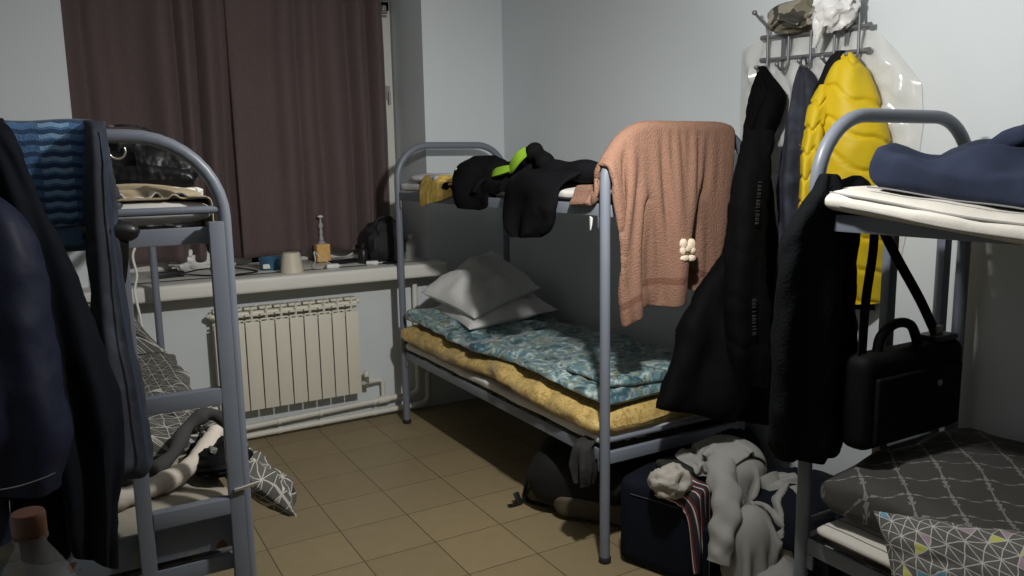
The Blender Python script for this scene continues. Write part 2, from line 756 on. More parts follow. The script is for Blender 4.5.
def slab(x0, x1, y0, y1, z0, z1, r=.03, ny=70, n=56, wave=.008, seed=0., top=None, zoff=None, sq=4.5, endr=None):
    """soft rounded block along y; top(u,y) lifts the upper face; zoff(y) shifts it"""
    rings = []
    cz, hz = (z0 + z1) / 2, (z1 - z0) / 2
    cx, hx = (x0 + x1) / 2, (x1 - x0) / 2
    endr = endr or hz
    ys = []
    for j in range(ny + 1):
        t = j / ny
        ys.append(y0 + (y1 - y0) * t)
    ext = [y0 + endr * (1 - math.cos(a)) for a in (0.0, .35, .7, 1.05, 1.35)]
    ext2 = [y1 - (e - y0) for e in ext]
    ys = sorted(set([y for y in ys if y0 + endr < y < y1 - endr] + ext + ext2))
    for y in ys:
        e = min(y - y0, y1 - y)
        s = 1. if e >= endr else math.sqrt(max(1e-4, 1 - ((endr - e) / endr) ** 2))
        ring = []
        for k in range(n):
            a = 2 * PI * (k + .5) / n
            ca, sa = math.cos(a), math.sin(a)
            # corner radius in metres via superellipse on a stretched ring
            ex = math.copysign(abs(ca) ** (2 / sq), ca)
            ey = math.copysign(abs(sa) ** (2 / sq), sa)
            px = cx + ex * (hx - (1 - s) * endr * .6)
            pz = cz + ey * hz * s
            if top and ey > 0:
                pz += top(ex, y) * ey * min(1, s * 1.2)
            if zoff:
                pz += zoff(y)
            d = wave * fbm(px * 4 + seed, y * 5, pz * 6 + seed, 3)
            px += d * (abs(ex) > .8) * 1.0 * ex
            pz += d * .8 * (1 if ey > 0 else .3)
            ring.append((px, y + .3 * d, pz))
        rings.append(ring)
    return MB().loft(rings, True)


def cushion(c, th, n=26, pinch=.05, wr=.012, seed=0., sag=0.):
    """pillow through 4 corners (a,b,c,d in order) with thickness"""
    A, B, C_, D = [Vector(p) for p in c]
    nrm = ((B - A).cross(D - A)).normalized()
    if nrm.z < 0:
        nrm = -nrm
    top, bot = [], []
    for i in range(n + 1):
        for j in range(n + 1):
            u, v = i / n, j / n
            U, V = 2 * u - 1, 2 * v - 1
            pu = u - pinch * U * (1 - V * V) * .8
            pv = v - pinch * V * (1 - U * U) * .8
            p = A * (1 - pu) * (1 - pv) + B * pu * (1 - pv) + C_ * pu * pv + D * (1 - pu) * pv
            h = (max(0, 1 - abs(U) ** 2.6) * max(0, 1 - abs(V) ** 2.6)) ** .55
            w = wr * fbm(U * 2.2 + seed, V * 2.2, seed, 3) * (h ** .5)
            w += wr * .8 * math.sin(7 * math.atan2(V, U) + seed) * (1 - h) * h * 2
            dz = -sag * (1 - (U * U + V * V) / 2)
            top.append(p + nrm * (th * .55 * h + w + .002) + Vector((0, 0, dz)))
            bot.append(p - nrm * (th * .45 * h - w * .3 + .002) + Vector((0, 0, dz)))
    m = MB()
    N = n + 1
    f = [(i * N + j, i * N + j + 1, (i + 1) * N + j + 1, (i + 1) * N + j) for i in range(n) for j in range(n)]
    m.add(top, f)
    o = len(top)
    m.v += [tuple(p) for p in bot]
    m.f += [tuple(o + k for k in reversed(q)) for q in f]
    bd = [i * N for i in range(N)] + [n * N + j for j in range(1, N)] + [i * N + n for i in range(n - 1, -1, -1)] + [j for j in range(n - 1, 0, -1)]
    for a, b in zip(bd, bd[1:] + bd[:1]):
        m.f.append((a, b, o + b, o + a))
    m.edge = [Vector(top[i]) for i in bd] + [Vector(top[bd[0]])]
    return m


def blob(c, rad, seed=0., amp=.15, fr=3., n=28, m=20, flat=None, sq=2.):
    """crumpled lump: noise-displaced ellipsoid"""
    c = Vector(c)
    rings = []
    for j in range(m + 1):
        ph = -PI / 2 + PI * j / m
        ring = []
        for k in range(n):
            th = 2 * PI * k / n
            ct, st, cp, sp = math.cos(th), math.sin(th), math.cos(ph), math.sin(ph)
            q = [math.copysign(abs(cp) ** (2 / sq) * abs(ct) ** (2 / sq), ct * cp), math.copysign(abs(cp) ** (2 / sq) * abs(st) ** (2 / sq), st * cp),
                 math.copysign(abs(sp) ** (2 / sq), sp)]
            d = fbm(q[0] * fr + seed, q[1] * fr - seed, q[2] * fr + 2 * seed, 4)
            d = 1 + amp * (1 - 2.6 * abs(d))
            p = Vector((q[0] * rad[0] * d, q[1] * rad[1] * d, q[2] * rad[2] * d)) + c
            if flat is not None and p.z < flat:
                p.z = flat + .1 * (p.z - flat) * .02
            ring.append(p)
        rings.append(ring)
    return MB().loft(rings, True)

# ------------------------------------------------------------------ radiator and pipes under the window
rad_m = mat('cream radiator enamel', (.72, .695, .59), .4, .04, 6.)
pipe_m = mat('cream plastic pipe', (.74, .72, .65), .45, .05, 6.)
brass = mat('nickel fitting', (.45, .43, .38), .35, .1, metallic=.7)
rad = thing('radiator', 'cream sectional radiator on the wall under the window sill', 'radiator', (1.066, 4.37, .19))
first = None
RX0, RP = .667, .0798
for k in range(10):
    if first is None:
        m = MB()
        x0, x1 = RX0 + .0025, RX0 + RP - .0025
        m.box((x0, 4.328, .197), (x1, 4.338, .688), .004)             # front plate
        m.box((x0 + .031, 4.336, .20), (x1 - .031, 4.41, .755), .004)   # web
        m.box((x0 + .004, 4.40, .197), (x1 - .004, 4.412, .70), .004)  # rear plate
        m.box((x0 + .002, 4.334, .718), (x1 - .002, 4.350, .730), .003)  # grille bars
        m.box((x0 + .002, 4.332, .694), (x1 - .002, 4.345, .703), .003)
        m.box((x0 + .002, 4.345, .752), (x1 - .002, 4.405, .766), .005)  # top cap
        m.box((x0 + .034, 4.330, .684), (x1 - .034, 4.36, .765), .003)   # upright between bars
        m.tube([(RX0, 4.375, .725), (RX0 + RP, 4.375, .725)], .02, 14)
        m.tube([(RX0, 4.375, .235), (RX0 + RP, 4.375, .235)], .02, 14)
        first = m.build('radiator_section', rad_m, rad)
    else:
        c = first.copy()
        COL.objects.link(c)
        c.location = (first.location[0] + k * RP, first.location[1], first.location[2])
m = MB().lathe((0, 0, 0), [(.004, 0), (.017, .001), (.019, .01), (.012, .012), (.011, .022), (.006, .024)], 16, Matrix.Rotation(-PI / 2, 3, 'Y'))
for v in (m.v,):
    m.v = [(p[0] + RX0, p[1] + 4.375, p[2] + .735) for p in v]
m.build('bleed_plug', rad_m, rad)
m = MB().tube([(RX0 + 10 * RP, 4.375, .74), (RX0 + 10 * RP + .018, 4.375, .74)], .016, 14)
m.build('end_plug', rad_m, rad)
xr = RX0 + 10 * RP
m = MB().tube([(xr, 4.375, .235), (xr + .05, 4.375, .235)], .014, 14)
m.tube([(xr + .045, 4.375, .215), (xr + .045, 4.375, .29)], .013, 14)
m.tube([(xr + .012, 4.375, .235), (xr + .032, 4.375, .235)], .019, 6)
m.build('return_valve', brass, rad)
m = MB().lathe((xr + .045, 4.375, .275), [(.013, 0), (.018, .004), (.018, .03), (.012, .036)], 14)
m.build('valve_cap', rad_m, rad)
m = MB().tube([(RX0, 4.375, .225), (RX0 - .06, 4.375, .225)], .014, 14)
m.tube([(RX0 - .06, 4.375, .18), (RX0 - .06, 4.375, .28)], .017, 14)
m.build('inlet_valve', pipe_m, rad)
MB().tube([(RX0 - .025, 4.375, .225), (RX0 - .025, 4.33, .225)], .009, 10).build('valve_lever', brass, rad)

pu = thing('heating_pipe', 'upper cream heating pipe running under the radiator', 'pipe', (1.0, 4.41, .08), 'cream heating pipes along the wall')
zu = lambda x: .083 + (x - .8) * .033
pts = [(-.6, 4.405, zu(-.6)), (1.80, 4.405, zu(1.80))] + [tuple(p) for p in arc((1.80, 4.405, zu(1.8) + .05), .05, -PI / 2, 0, (1, 0, 0), (0, 0, 1), 6)] + [(1.85, 4.405, .80)]
MB().tube(pts, .0165, 14).build('pipe_run', pipe_m, pu)
m = MB().tube([(1.62, 4.405, zu(1.62)), (1.62, 4.405, .20)] + [tuple(p) for p in arc((1.595, 4.405, .21), .025, 0, PI / 2, (1, 0, 0), (0, 0, 1), 5)] + [(1.52, 4.395, .235), (1.50, 4.375, .235)], .0135, 12)
m.tube([(1.585, 4.405, zu(1.585)), (1.655, 4.405, zu(1.655))], .022, 14)
m.build('branch', pipe_m, pu)
m = MB().tube([(.605, 4.405, zu(.605)), (.605, 4.39, .2)], .0135, 12)
m.build('branch', pipe_m, pu)
pl_ = thing('heating_pipe', 'lower cream heating pipe running just above the floor tiles', 'pipe', (1.0, 4.41, .02), 'cream heating pipes along the wall')
zl = lambda x: .027 + (x - .8) * .016
pts = [(-.6, 4.40, .022), (1.86, 4.40, zu(1.86) - .075)] + [tuple(p) for p in arc((1.86, 4.40, zu(1.86) - .025), .05, -PI / 2, 0, (1, 0, 0), (0, 0, 1), 6)] + [(1.91, 4.40, .22), (1.93, 4.41, .255), (2.0, 4.41, .262), (2.49, 4.41, .262)]
MB().tube(pts, .0165, 14).build('pipe_run', pipe_m, pl_)
for x in (.99, 1.23, 1.56):
    for p, z in ((pu, zu(x)), (pl_, .022 + (x + .6) * (zu(1.86) - .097) / 2.46)):
        m = MB().tube([(x - .008, 4.402, z), (x + .008, 4.402, z)], .0205, 14)
        m.box((x - .006, 4.402, z - .006), (x + .006, 4.45, z + .006), .002)
        m.build('pipe_clip', pipe_m, p)
pb = thing('heating_pipe', 'cream heating pipe bend beneath the bed along the right wall', 'pipe', (2.2, 4.41, .1), 'cream heating pipes along the wall')
MB().tube([(2.12, 4.405, .34), (2.12, 4.405, .16)] + [tuple(p) for p in arc((2.155, 4.405, .15), .035, PI, 1.5 * PI, (1, 0, 0), (0, 0, 1), 5)] + [(2.3, 4.405, .115), (2.48, 4.405, .115)], .0165, 12).build('pipe_run', pipe_m, pb)

# ------------------------------------------------------------------ things on the sill
S0 = SILL
cream = mat('cream plastic', (.60, .55, .44), .5, .05)
m = MB().lathe((1.105, 4.36, S0), [(.0, .0), (.060, .0), (.063, .004), (.061, .012), (.0485, .105), (.046, .112), (.0, .112)], 28)
tag(m.build('plastic_cup', cream), 'cream plastic cup upside down near the front of the sill', 'cup')
blue_m = mat('blue translucent plastic', (.05, .16, .26), .25, .1, trans=.2)
t = thing('food_tub', 'small blue plastic tub with a white patch on the window sill', 'tub', (1.04, 4.58, S0))
MB().lathe((1.04, 4.58, S0), [(0, 0), (.055, 0), (.058, .01), (.063, .06), (.066, .066), (.066, .07), (.058, .07), (.054, .02), (0, .015)], 24).build('tub', blue_m, t)
MB().box((.985, 4.523, S0 + .012), (1.03, 4.532, S0 + .038), .008).build('sticker', mat('white paper', (.75, .75, .73), .7, .03), t)
white = MATS['white paper']
glass = mat('clear glass', (.8, .85, .85), .05, .0, alpha=.3, spec=1.)
amber = mat('amber liquid', (.74, .46, .17), .2, .25, 30.)
dec = thing('glass_decanter', 'slim clear glass bottle with a ball neck and square amber base', 'bottle', (1.385, 4.72, S0))
MB().box((1.343, 4.68, S0 + .004), (1.427, 4.76, S0 + .115), .012, 3).build('amber_base', amber, dec)
m = MB().lathe((1.385, 4.72, S0 + .115), [(.024, 0), (.02, .012), (.011, .02), (.013, .035), (.008, .05), (.010, .075), (.006, .09), (.012, .102), (.015, .112), (.009, .124), (.005, .135), (.005, .16)], 20)
m.build('glass_neck', glass, dec)
MB().lathe((1.385, 4.72, S0 + .272), [(.004, 0), (.018, .004), (.017, .009), (.008, .016), (0, .018)], 20).build('stopper', mat('pearl glass', (.7, .68, .64), .15, .02), dec)
m = MB().box((1.31, 4.385, S0), (1.385, 4.43, S0 + .026), .01, 3)
m.bar((1.385, 4.41, S0 + .013), (1.405, 4.41, S0 + .013), .006, .006)
tag(m.build('phone_charger', mat('white charger plastic', (.72, .72, .70), .35, .02)), 'white phone charger plug on the sill in front of the amber bottle', 'charger')
blk = mat('black plastic', (.012, .012, .014), .4, .1)
m = MB().bar((1.38, 4.55, S0 + .014), (1.55, 4.60, S0 + .014), .05, .024)
tag(m.build('power_bank', blk), 'small black box lying on the sill beside the white charger plug', 'power bank')
m = MB().bar((1.50, 4.63, S0 + .0042), (1.66, 4.72, S0 + .0042), .11, .006, bev=.001)
m.bar((1.50, 4.67, S0 + .010), (1.62, 4.72, S0 + .030), .10, .003, bev=.001)
tag(m.build('paper_packet', white), 'white folded paper lying on the sill right of the amber bottle', 'paper')
m = MB().tube(spline([(1.365, 4.44, S0 + .012), (1.32, 4.52, S0 + .05), (1.29, 4.56, S0 + .085), (1.29, 4.54, S0 + .04), (1.25, 4.45, S0 + .006), (1.29, 4.40, S0 + .006)]), .003, 8)
tag(m.build('charger_cable', MATS['white charger plastic']), 'thin white cable curling up from the white charger plug', 'cable')
m = MB().tube(spline([(1.56, 4.43, S0 + .01), (1.63, 4.41, S0 + .01), (1.69, 4.43, S0 + .005)]), [.014] * 8 + [.004] * 8 + [.004], 10)
tag(m.build('cigarette_lighter', MATS['white charger plastic']), 'small white object lying on the sill in front of the black bag', 'lighter')
m = MB().bar((1.66, 4.39, S0 + .006), (1.75, 4.42, S0 + .006), .06, .011)
tag(m.build('wallet', blk), 'flat black wallet lying at the sill edge behind the bed post', 'wallet')
bagm = mat('black nylon bag', (.012, .011, .013), .7, .2, bump=.4, bscale=30, bdist=.004)
t = thing('toilet_bag', 'black soft bag standing on the right end of the window sill', 'bag', (1.72, 4.56, S0))
MB2 = blob((1.73, 4.56, S0 + .115), (.115, .075, .125), 3.3, .16, 1.5, 30, 22, flat=S0 + .002, sq=3.)
MB2.build('bag_body', bagm, t)
MB().tube(spline([(1.66, 4.53, S0 + .2), (1.68, 4.53, S0 + .26), (1.76, 4.53, S0 + .265), (1.79, 4.53, S0 + .2)]), .009, 10).build('bag_handle', bagm, t)
t = thing('perfume_bottle', 'short black bottle on the sill left of the black bag', 'bottle', (1.575, 4.52, S0))
MB().lathe((1.575, 4.52, S0), [(0, 0), (.028, 0), (.03, .005), (.03, .075), (.022, .088), (.014, .092), (.014, .1)], 20).build('bottle_body', blk, t)
MB().lathe((1.575, 4.52, S0 + .1), [(.015, 0), (.015, .022), (0, .024)], 16).build('bottle_cap', blk, t)
t = thing('water_bottle', 'small clear plastic bottle in the corner of the sill behind the bed post', 'bottle', (1.895, 4.56, S0))
clear = mat('clear plastic', (.75, .78, .76), .12, .0, alpha=.35, spec=.8)
MB().lathe((1.895, 4.56, S0), [(0, .004), (.03, 0), (.034, .006), (.034, .04), (.031, .05), (.034, .06), (.034, .095), (.014, .12), (.013, .13)], 22).build('bottle_body', clear, t)
MB().lathe((1.895, 4.56, S0 + .13), [(.016, 0), (.016, .02), (0, .022)], 16).build('bottle_cap', MATS['white charger plastic'], t)
t = thing('power_adapter', 'black laptop adapter with a looped black lead on the sill behind the ladder', 'adapter', (.5, 4.58, S0))
MB().bar((.42, 4.56, S0 + .016), (.57, 4.60, S0 + .016), .06, .03).build('adapter_block', blk, t)
m = MB().tube(spline([(.57, 4.60, S0 + .014), (.68, 4.67, S0 + .02), (.82, 4.66, S0 + .02), (.94, 4.56, S0 + .006), (.93, 4.47, S0 + .006), (.80, 4.43, S0 + .006), (.70, 4.47, S0 + .006), (.62, 4.52, S0 + .01), (.55, 4.53, S0 + .02)]), .0045, 8)
m.build('adapter_lead', blk, t)
m = blob((.68, 4.84, S0 + .05), (.13, .055, .06), 8.1, .3, 1.4, flat=S0 + .001)
tag(m.build('plastic_bag', mat('white plastic bag', (.72, .72, .70), .35, .05, bump=.4, bscale=25, bdist=.006)), 'crumpled white plastic bag at the back of the sill behind the ladder', 'bag')
m = MB().tube(spline([(.30, 3.98, 1.40), (.285, 4.0, 1.28), (.315, 4.0, 1.20), (.29, 4.0, 1.12), (.30, 4.0, 1.03), (.285, 4.0, .95), (.30, 4.0, .80), (.29, 4.0, .66)]), .006, 8)
tag(m.build('charging_cable', MATS['white charger plastic']), 'white cable hanging down behind the ladder of the left bed', 'cable')
# ------------------------------------------------------------------ bedding of the bed on the right wall
offwhite = mat('off white ticking', (.60, .585, .55), .85, .08, 6., bump=.25, bscale=18, bdist=.01)


def gold_extra(nt, tc, col):
    n = node(nt, 'ShaderNodeTexNoise')
    n.inputs['Scale'].default_value = 30
    n.inputs['Detail'].default_value = 5
    n.inputs['Distortion'].default_value = 2.5
    nt.links.new(tc.outputs['Object'], n.inputs['Vector'])
    r = node(nt, 'ShaderNodeValToRGB')
    r.color_ramp.elements[0].position, r.color_ramp.elements[1].position = .48, .60
    nt.links.new(n.outputs[0], r.inputs[0])
    return mix_col(nt, r.outputs[0], col, (.36, .235, .07))


gold = mat('gold brocade', (.52, .375, .135), .55, .2, 14., bump=.5, bscale=30, extra=gold_extra, bdist=.008, sheen=.15)


def teal_extra(nt, tc, col):
    out = col
    for sc, lo, hi, c, sd in ((13, .46, .62, (.42, .50, .47), 0), (8, .50, .62, (.02, .065, .085), 3.), (17, .56, .66, (.24, .22, .10), 7.), (20, .55, .68, (.045, .12, .18), 11.)):
        mp = node(nt, 'ShaderNodeMapping')
        mp.inputs['Location'].default_value = (sd, sd * 2, 0)
        nt.links.new(tc.outputs['Object'], mp.inputs[0])
        n = node(nt, 'ShaderNodeTexNoise')
        n.inputs['Scale'].default_value = sc
        n.inputs['Detail'].default_value = 4
        n.inputs['Distortion'].default_value = 2.2
        nt.links.new(mp.outputs[0], n.inputs['Vector'])
        r = node(nt, 'ShaderNodeValToRGB')
        r.color_ramp.elements[0].position, r.color_ramp.elements[1].position = lo, hi
        nt.links.new(n.outputs[0], r.inputs[0])
        out = mix_col(nt, r.outputs[0], out, c)
    return out


teal = mat('teal flowered velour', (.10, .195, .215), .6, .2, 5., bump=.3, bscale=26, extra=teal_extra, bdist=.008, sheen=.4)
m = slab(1.688, 2.39, 2.30, 4.19, .446, .50, wave=.012, seed=1.2)
tag(m.build('thin_mattress', offwhite), 'thin off white mattress at the bottom of the lower bunk by the right wall', 'mattress')
m = slab(1.66, 2.39, 2.285, 4.165, .490, .605, wave=.03, seed=5.2, sq=3.0, zoff=lambda y: .014 * math.sin(y * 4.6 + .3) - .008 * (y < 2.9), n=72, ny=110)
mo = m.build('padded_quilt', gold)
tag(mo, 'gold patterned padded mattress below the teal blanket', 'mattress')


def teal_top(ex, y):
    return .018 * fbm(ex * 2, y * 3, 4.2, 3) + .012 * abs(fbm(ex * 5, y * 8, 7.7, 3)) + .022 * max(0, (y - 3.7) / .5) * (1 - ex) * .5


m = slab(1.70, 2.385, 2.30, 4.185, .602, .658, wave=.045, seed=9.1, sq=3., n=80, ny=130, top=teal_top, zoff=lambda y: .012 * math.sin(y * 5))
m2 = slab(1.76, 2.38, 2.305, 2.62, .648, .70, wave=.02, seed=2.2, sq=3.)
m.add(m2.v, m2.f)
tag(m.build('blanket', teal), 'teal and blue flowered blanket spread over the lower bunk by the right wall', 'blanket')
pill = mat('grey white pillowcase', (.60, .60, .585), .85, .05, 5., bump=.2, bscale=14, bdist=.01)
m = cushion([(1.80, 3.58, .665), (1.83, 4.12, .69), (2.37, 4.13, .80), (2.38, 3.62, .70)], .13, seed=2.4, wr=.014)
tag(m.build('pillow', pill), 'white pillow lying under the other one at the head of the lower bunk', 'pillow', 'white pillows by the corner')
m = cushion([(1.842, 3.60, .715), (1.735, 4.05, .80), (2.25, 4.15, 1.0), (2.33, 3.73, .815)], .19, seed=6.1, wr=.026)
tag(m.build('pillow', pill), 'white pillow propped up against the wall corner on top of the other', 'pillow', 'white pillows by the corner')

# upper bunk by the right wall
m = slab(1.70, 2.40, 2.31, 4.19, 1.363, 1.415, wave=.012, seed=3.3)
tag(m.build('thin_mattress', offwhite), 'thin off white mattress on the upper bunk beneath the black clothes', 'mattress')
m = slab(1.72, 2.30, 3.72, 4.17, 1.412, 1.452, wave=.03, seed=8.3, sq=2.6)
tag(m.build('folded_sheet', mat('grey white cotton', (.48, .48, .50), .85, .06, bump=.2, bscale=20, bdist=.008)), 'grey white folded sheet at the far end of the upper bunk', 'sheet')
TOPM = c_box((1.70, 2.31, 1.30), (2.40, 4.19, 1.415), .006)
RAILM = c_box((1.69, 2.25, 1.31), (2.41, 4.24, 1.361), .008)


def yellow_extra(nt, tc, col):
    v = node(nt, 'ShaderNodeTexVoronoi')
    v.inputs['Scale'].default_value = 26
    nt.links.new(tc.outputs['Object'], v.inputs['Vector'])
    r = node(nt, 'ShaderNodeValToRGB')
    r.color_ramp.elements[0].position, r.color_ramp.elements[1].position = .38, .46
    nt.links.new(v.outputs['Distance'], r.inputs[0])
    return mix_col(nt, r.outputs[0], (.46, .30, .06), col)


X, R = sheet(1.60, 1.95, 3.52, 3.92, 26, 30, 1.50, jit=.03, seed=2, squash=.93, rot=.2)
c = Cloth(X, R, bend=.15)
c.run(26, [TOPM, RAILM, c_box((1.72, 3.72, 1.40), (2.3, 4.17, 1.45), .006)], mu=.7)
tag(c.mb().build('yellow_cloth', mat('mustard printed cloth', (.56, .40, .10), .8, .15, 10., extra=yellow_extra), solid=.004, sub=1),
    'mustard yellow printed cloth hanging over the upper bunk rail by the black jacket', 'cloth')

# black jacket with a lime lining, lying in a heap on the upper bunk
black_c = mat('black jacket cloth', (.0055, .0055, .0065), .8, .25, 10., bump=.3, bscale=35, bdist=.004, spec=.06)
lime = mat('lime green lining', (.28, .52, .03), .6, .1, 8., bump=.2, bscale=20)
jk = thing('jacket', 'black jacket with lime green lining heaped on the upper bunk', 'jacket', (1.95, 3.1, 1.42), None)
rows = [(1.745, 3.40, 1.548, 1.79, 3.26, 1.55, .02), (1.715, 3.46, 1.51, 1.80, 3.18, 1.51, .06), (1.692, 3.50, 1.45, 1.78, 3.12, 1.45, .065),
        (1.680, 3.49, 1.39, 1.715, 3.11, 1.38, .045), (1.674, 3.44, 1.33, 1.69, 3.14, 1.32, .030), (1.668, 3.38, 1.305, 1.68, 3.20, 1.30, .02)]
JT = 1.418
m = hang(rows, seed=1.1, amp=.010, folds=2, wr=.010, lump=.035)
m.build('hood', black_c, jk)
LUMP = [c_ell((1.93, 3.36, 1.44), (.20, .26, .075)), c_ell((1.90, 2.98, 1.44), (.14, .20, .085)), c_ell((1.84, 2.88, 1.45), (.06, .08, .08)), c_ell((1.86, 2.62, 1.43), (.09, .14, .035)), TOPM, RAILM]
X, R = sheet(1.52, 2.32, 2.40, 3.72, 50, 84, 1.60, jit=.10, seed=31, squash=.74)
X[..., 0] += .08
X[..., 1] += .03
c = Cloth(X, R, bend=.12)
c.run(30, LUMP, mu=.75, selfr=.016)
c.mb().build('jacket_body', black_c, jk, solid=.007, sub=1)
m = MB().tube(spline([(2.05, 3.70, 1.455), (2.02, 3.84, 1.49), (1.98, 3.97, 1.475)]), [.05 - .001 * i for i in range(17)], 16)
m.build('sleeve', black_c, jk)


def strip(pts, w, m_, nm, par, up=(0, 0, 1), th=.006):
    pts = spline(pts, 5)
    mb = MB()
    rings = []
    U_ = Vector(up)
    for i, p in enumerate(pts):
        d = (pts[min(i + 1, len(pts) - 1)] - pts[max(i - 1, 0)]).normalized()
        s = d.cross(U_).normalized()
        ww = w * (.55 + .45 * math.sin(PI * (i + 1) / (len(pts) + 1)) ** .5) / 2
        n_ = s.cross(d)
        rings.append([p - U_ * ww - s * th, p + U_ * ww - s * th, p + U_ * ww + s * th, p - U_ * ww + s * th])
    mb.loft(rings)
    return mb.build(nm, m_, par)


strip([(1.738, 3.175, 1.464), (1.728, 3.13, 1.472), (1.728, 3.07, 1.480), (1.735, 3.015, 1.488)], .036, lime, 'lime_lining', jk, up=(.35, .1, 1), th=.005)
strip([(1.735, 3.015, 1.480), (1.728, 2.975, 1.505), (1.732, 2.935, 1.535), (1.748, 2.900, 1.560)], .060, lime, 'lime_lining', jk, up=(.25, .6, .7), th=.005)
m = MB().tube(spline([(1.80, 3.10, 1.475), (1.785, 3.0, 1.515), (1.778, 2.91, 1.555), (1.785, 2.86, 1.545), (1.80, 2.80, 1.49)], 8), [.036 + .006 * math.sin(i * .7) for i in range(33)], 16)
m.build('collar', black_c, jk)
for (y, z) in ((3.40, 1.488), (3.39, 1.462)):
    MB().lathe((1.662, y, z), [(0, -.006), (.007, -.004), (.009, 0), (.006, .006), (0, .008)], 12, Matrix.Rotation(-PI / 2, 3, 'Y')).build('stud', mat('bright metal stud', (.8, .8, .8), .25, .02, metallic=.6), jk)

# black trousers draped over the upper bunk edge
tr = thing('sweatpants', 'black jogging trousers draped over the edge of the upper bunk', 'trousers', (1.75, 2.6, 1.42))
rows = [(1.80, 2.80, 1.49, 1.85, 2.52, 1.485, .05), (1.72, 2.86, 1.475, 1.76, 2.50, 1.47, .06), (1.682, 2.92, 1.43, 1.685, 2.52, 1.425, .045),
        (1.670, 2.96, 1.36, 1.670, 2.55, 1.35,   .034), (1.668, 2.97, 1.30, 1.668, 2.58, 1.30, .034), (1.668, 2.92, 1.25, 1.668, 2.62, 1.24, .034), (1.662, 2.85, 1.205, 1.662, 2.68, 1.215, .025)]
hang(rows, seed=4.2, amp=.012, folds=3, wr=.008, lump=.02).build('trouser_leg', black_c, tr)
m = MB().tube(spline([(1.74, 2.72, 1.475), (1.79, 2.55, 1.475), (1.86, 2.42, 1.465), (1.95, 2.33, 1.46)], 8), [.042 + .005 * math.sin(i * .9) for i in range(25)], 18)
m.build('trouser_leg', black_c, tr)
sh = thing('shoe', 'dark sports shoe lying on the upper bunk beside the towel', 'shoe', (1.98, 2.42, 1.418))
m = slab(1.93, 2.02, 2.36, 2.60, 1.418, 1.49, wave=.01, seed=2.7, sq=2.6)
m.build('shoe_upper', black_c, sh)
m = slab(1.925, 2.025, 2.35, 2.61, 1.416, 1.432, wave=.002, seed=2.7, sq=3.)
m.build('sole', MATS['white charger plastic'], sh)
for k in range(3):
    MB().tube([(1.93, 2.43 + .03 * k, 1.48), (1.975, 2.43 + .03 * k, 1.498), (2.02, 2.43 + .03 * k, 1.48)], .005, 8).build('lace', MATS['white charger plastic'], sh)

# peach bath towel over the near end loop
def towel_extra(nt, tc, col):
    x, y, z = sep(nt, tc.outputs['UV'])
    band = math_n(nt, 'MULTIPLY', math_n(nt, 'GREATER_THAN', y, -.485), math_n(nt, 'LESS_THAN', y, -.462))
    return mix_col(nt, band, col, (.17, .08, .052))


towel_m = mat('peach terry towel', (.235, .128, .086), .95, .12, 40., bump=1., bscale=170, bdist=.006, extra=towel_extra)
def loop_z(x):
    """height of the loop's centre line"""
    if 1.89 <= x <= 2.21:
        return 1.622
    d = min(.19, max(1.89 - x, x - 2.21))
    return 1.432 + math.sqrt(max(0, .19 ** 2 - d * d))


TN, TM = 66, 88
X = np.zeros((TN, TM, 3))
R = np.zeros((TN, TM, 2))
TW, TFOLD = .80, .13
for i in range(TN):
    for j in range(TM):
        s, v = i / (TN - 1), j / (TM - 1)
        a = TW * s                        # across the towel, 0 = turned-in left edge
        lf = .53 + .035 * math.sin(PI * s)  # front drop of this column
        b = -lf + (lf + .36) * v          # along it, < 0 hanging in front
        R[i, j] = a, b
        back = a < TFOLD                  # left edge turned under
        q = abs(a - TFOLD) / (TW - TFOLD) if not back else (TFOLD - a) / (TW - TFOLD)
        d = max(0., -b)
        t = min(1., d / .62)
        xl, xr = 1.675 + .125 * t ** .8 - .045 * math.sin(PI * t), 2.285 - .125 * t
        if t > 0:
            xl += .07 * math.sin(PI * min(1, t * 2.2)) * (t < .4545)
        x = xl + (xr - xl) * q if not back else max(1.722, xl - (TFOLD - a) * .75) if b < 0 else xl + (xr - xl) * q
        zt = loop_z(max(1.72, min(2.38, x))) + .030
        comp = max(0., 1 - (xr - xl) / (TW - TFOLD))
        am = .045 * math.sqrt(comp) * (.5 + .5 * t)
        if b > 0:
            x -= .048 * min(1, b / .15) * (1 - q)
        if b <= 0:
            y = 2.232 + (.030 if back else 0) - am * 1.25 * math.sin(q * 12.5 + 1.3 * math.sin(3.4 * q) + .5 * t) - am * .40 * math.sin(q * 23 + 1. + .8 * math.sin(5 * q))
            z = zt - d
            if d < .05:
                y += .035 * (1 - d / .05) ** 2
        else:
            y = 2.27 + min(b, .045) + max(0, b - .21) * .9
            z = zt - max(0, min(b, .21) - .03)
            z = max(z, 1.43)
            if back:
                z -= .012
        X[i, j] = x, y, z
c = Cloth(X, R, bend=.10, shear=.3)
loop = c_capsules(loop_pts(1.70, 2.40, 2.27), .029)
c.run(9, [loop, c_capsules([(1.7, 2.27, 1.40), (2.4, 2.27, 1.40)], .02), TOPM, RAILM, c_box((1.7, 2.25, 1.30), (2.4, 2.29, 1.36), .01)], mu=.85, damp=.95)
mb_ = c.mb()
tw = mb_.build('bath_towel', towel_m, solid=.009, sub=1, uv=c.uv())
TOW = c
tx = c.x.reshape(TN, TM, 3)
tag(tw, 'peach terry bath towel hanging over the end of the bunk bed', 'towel')


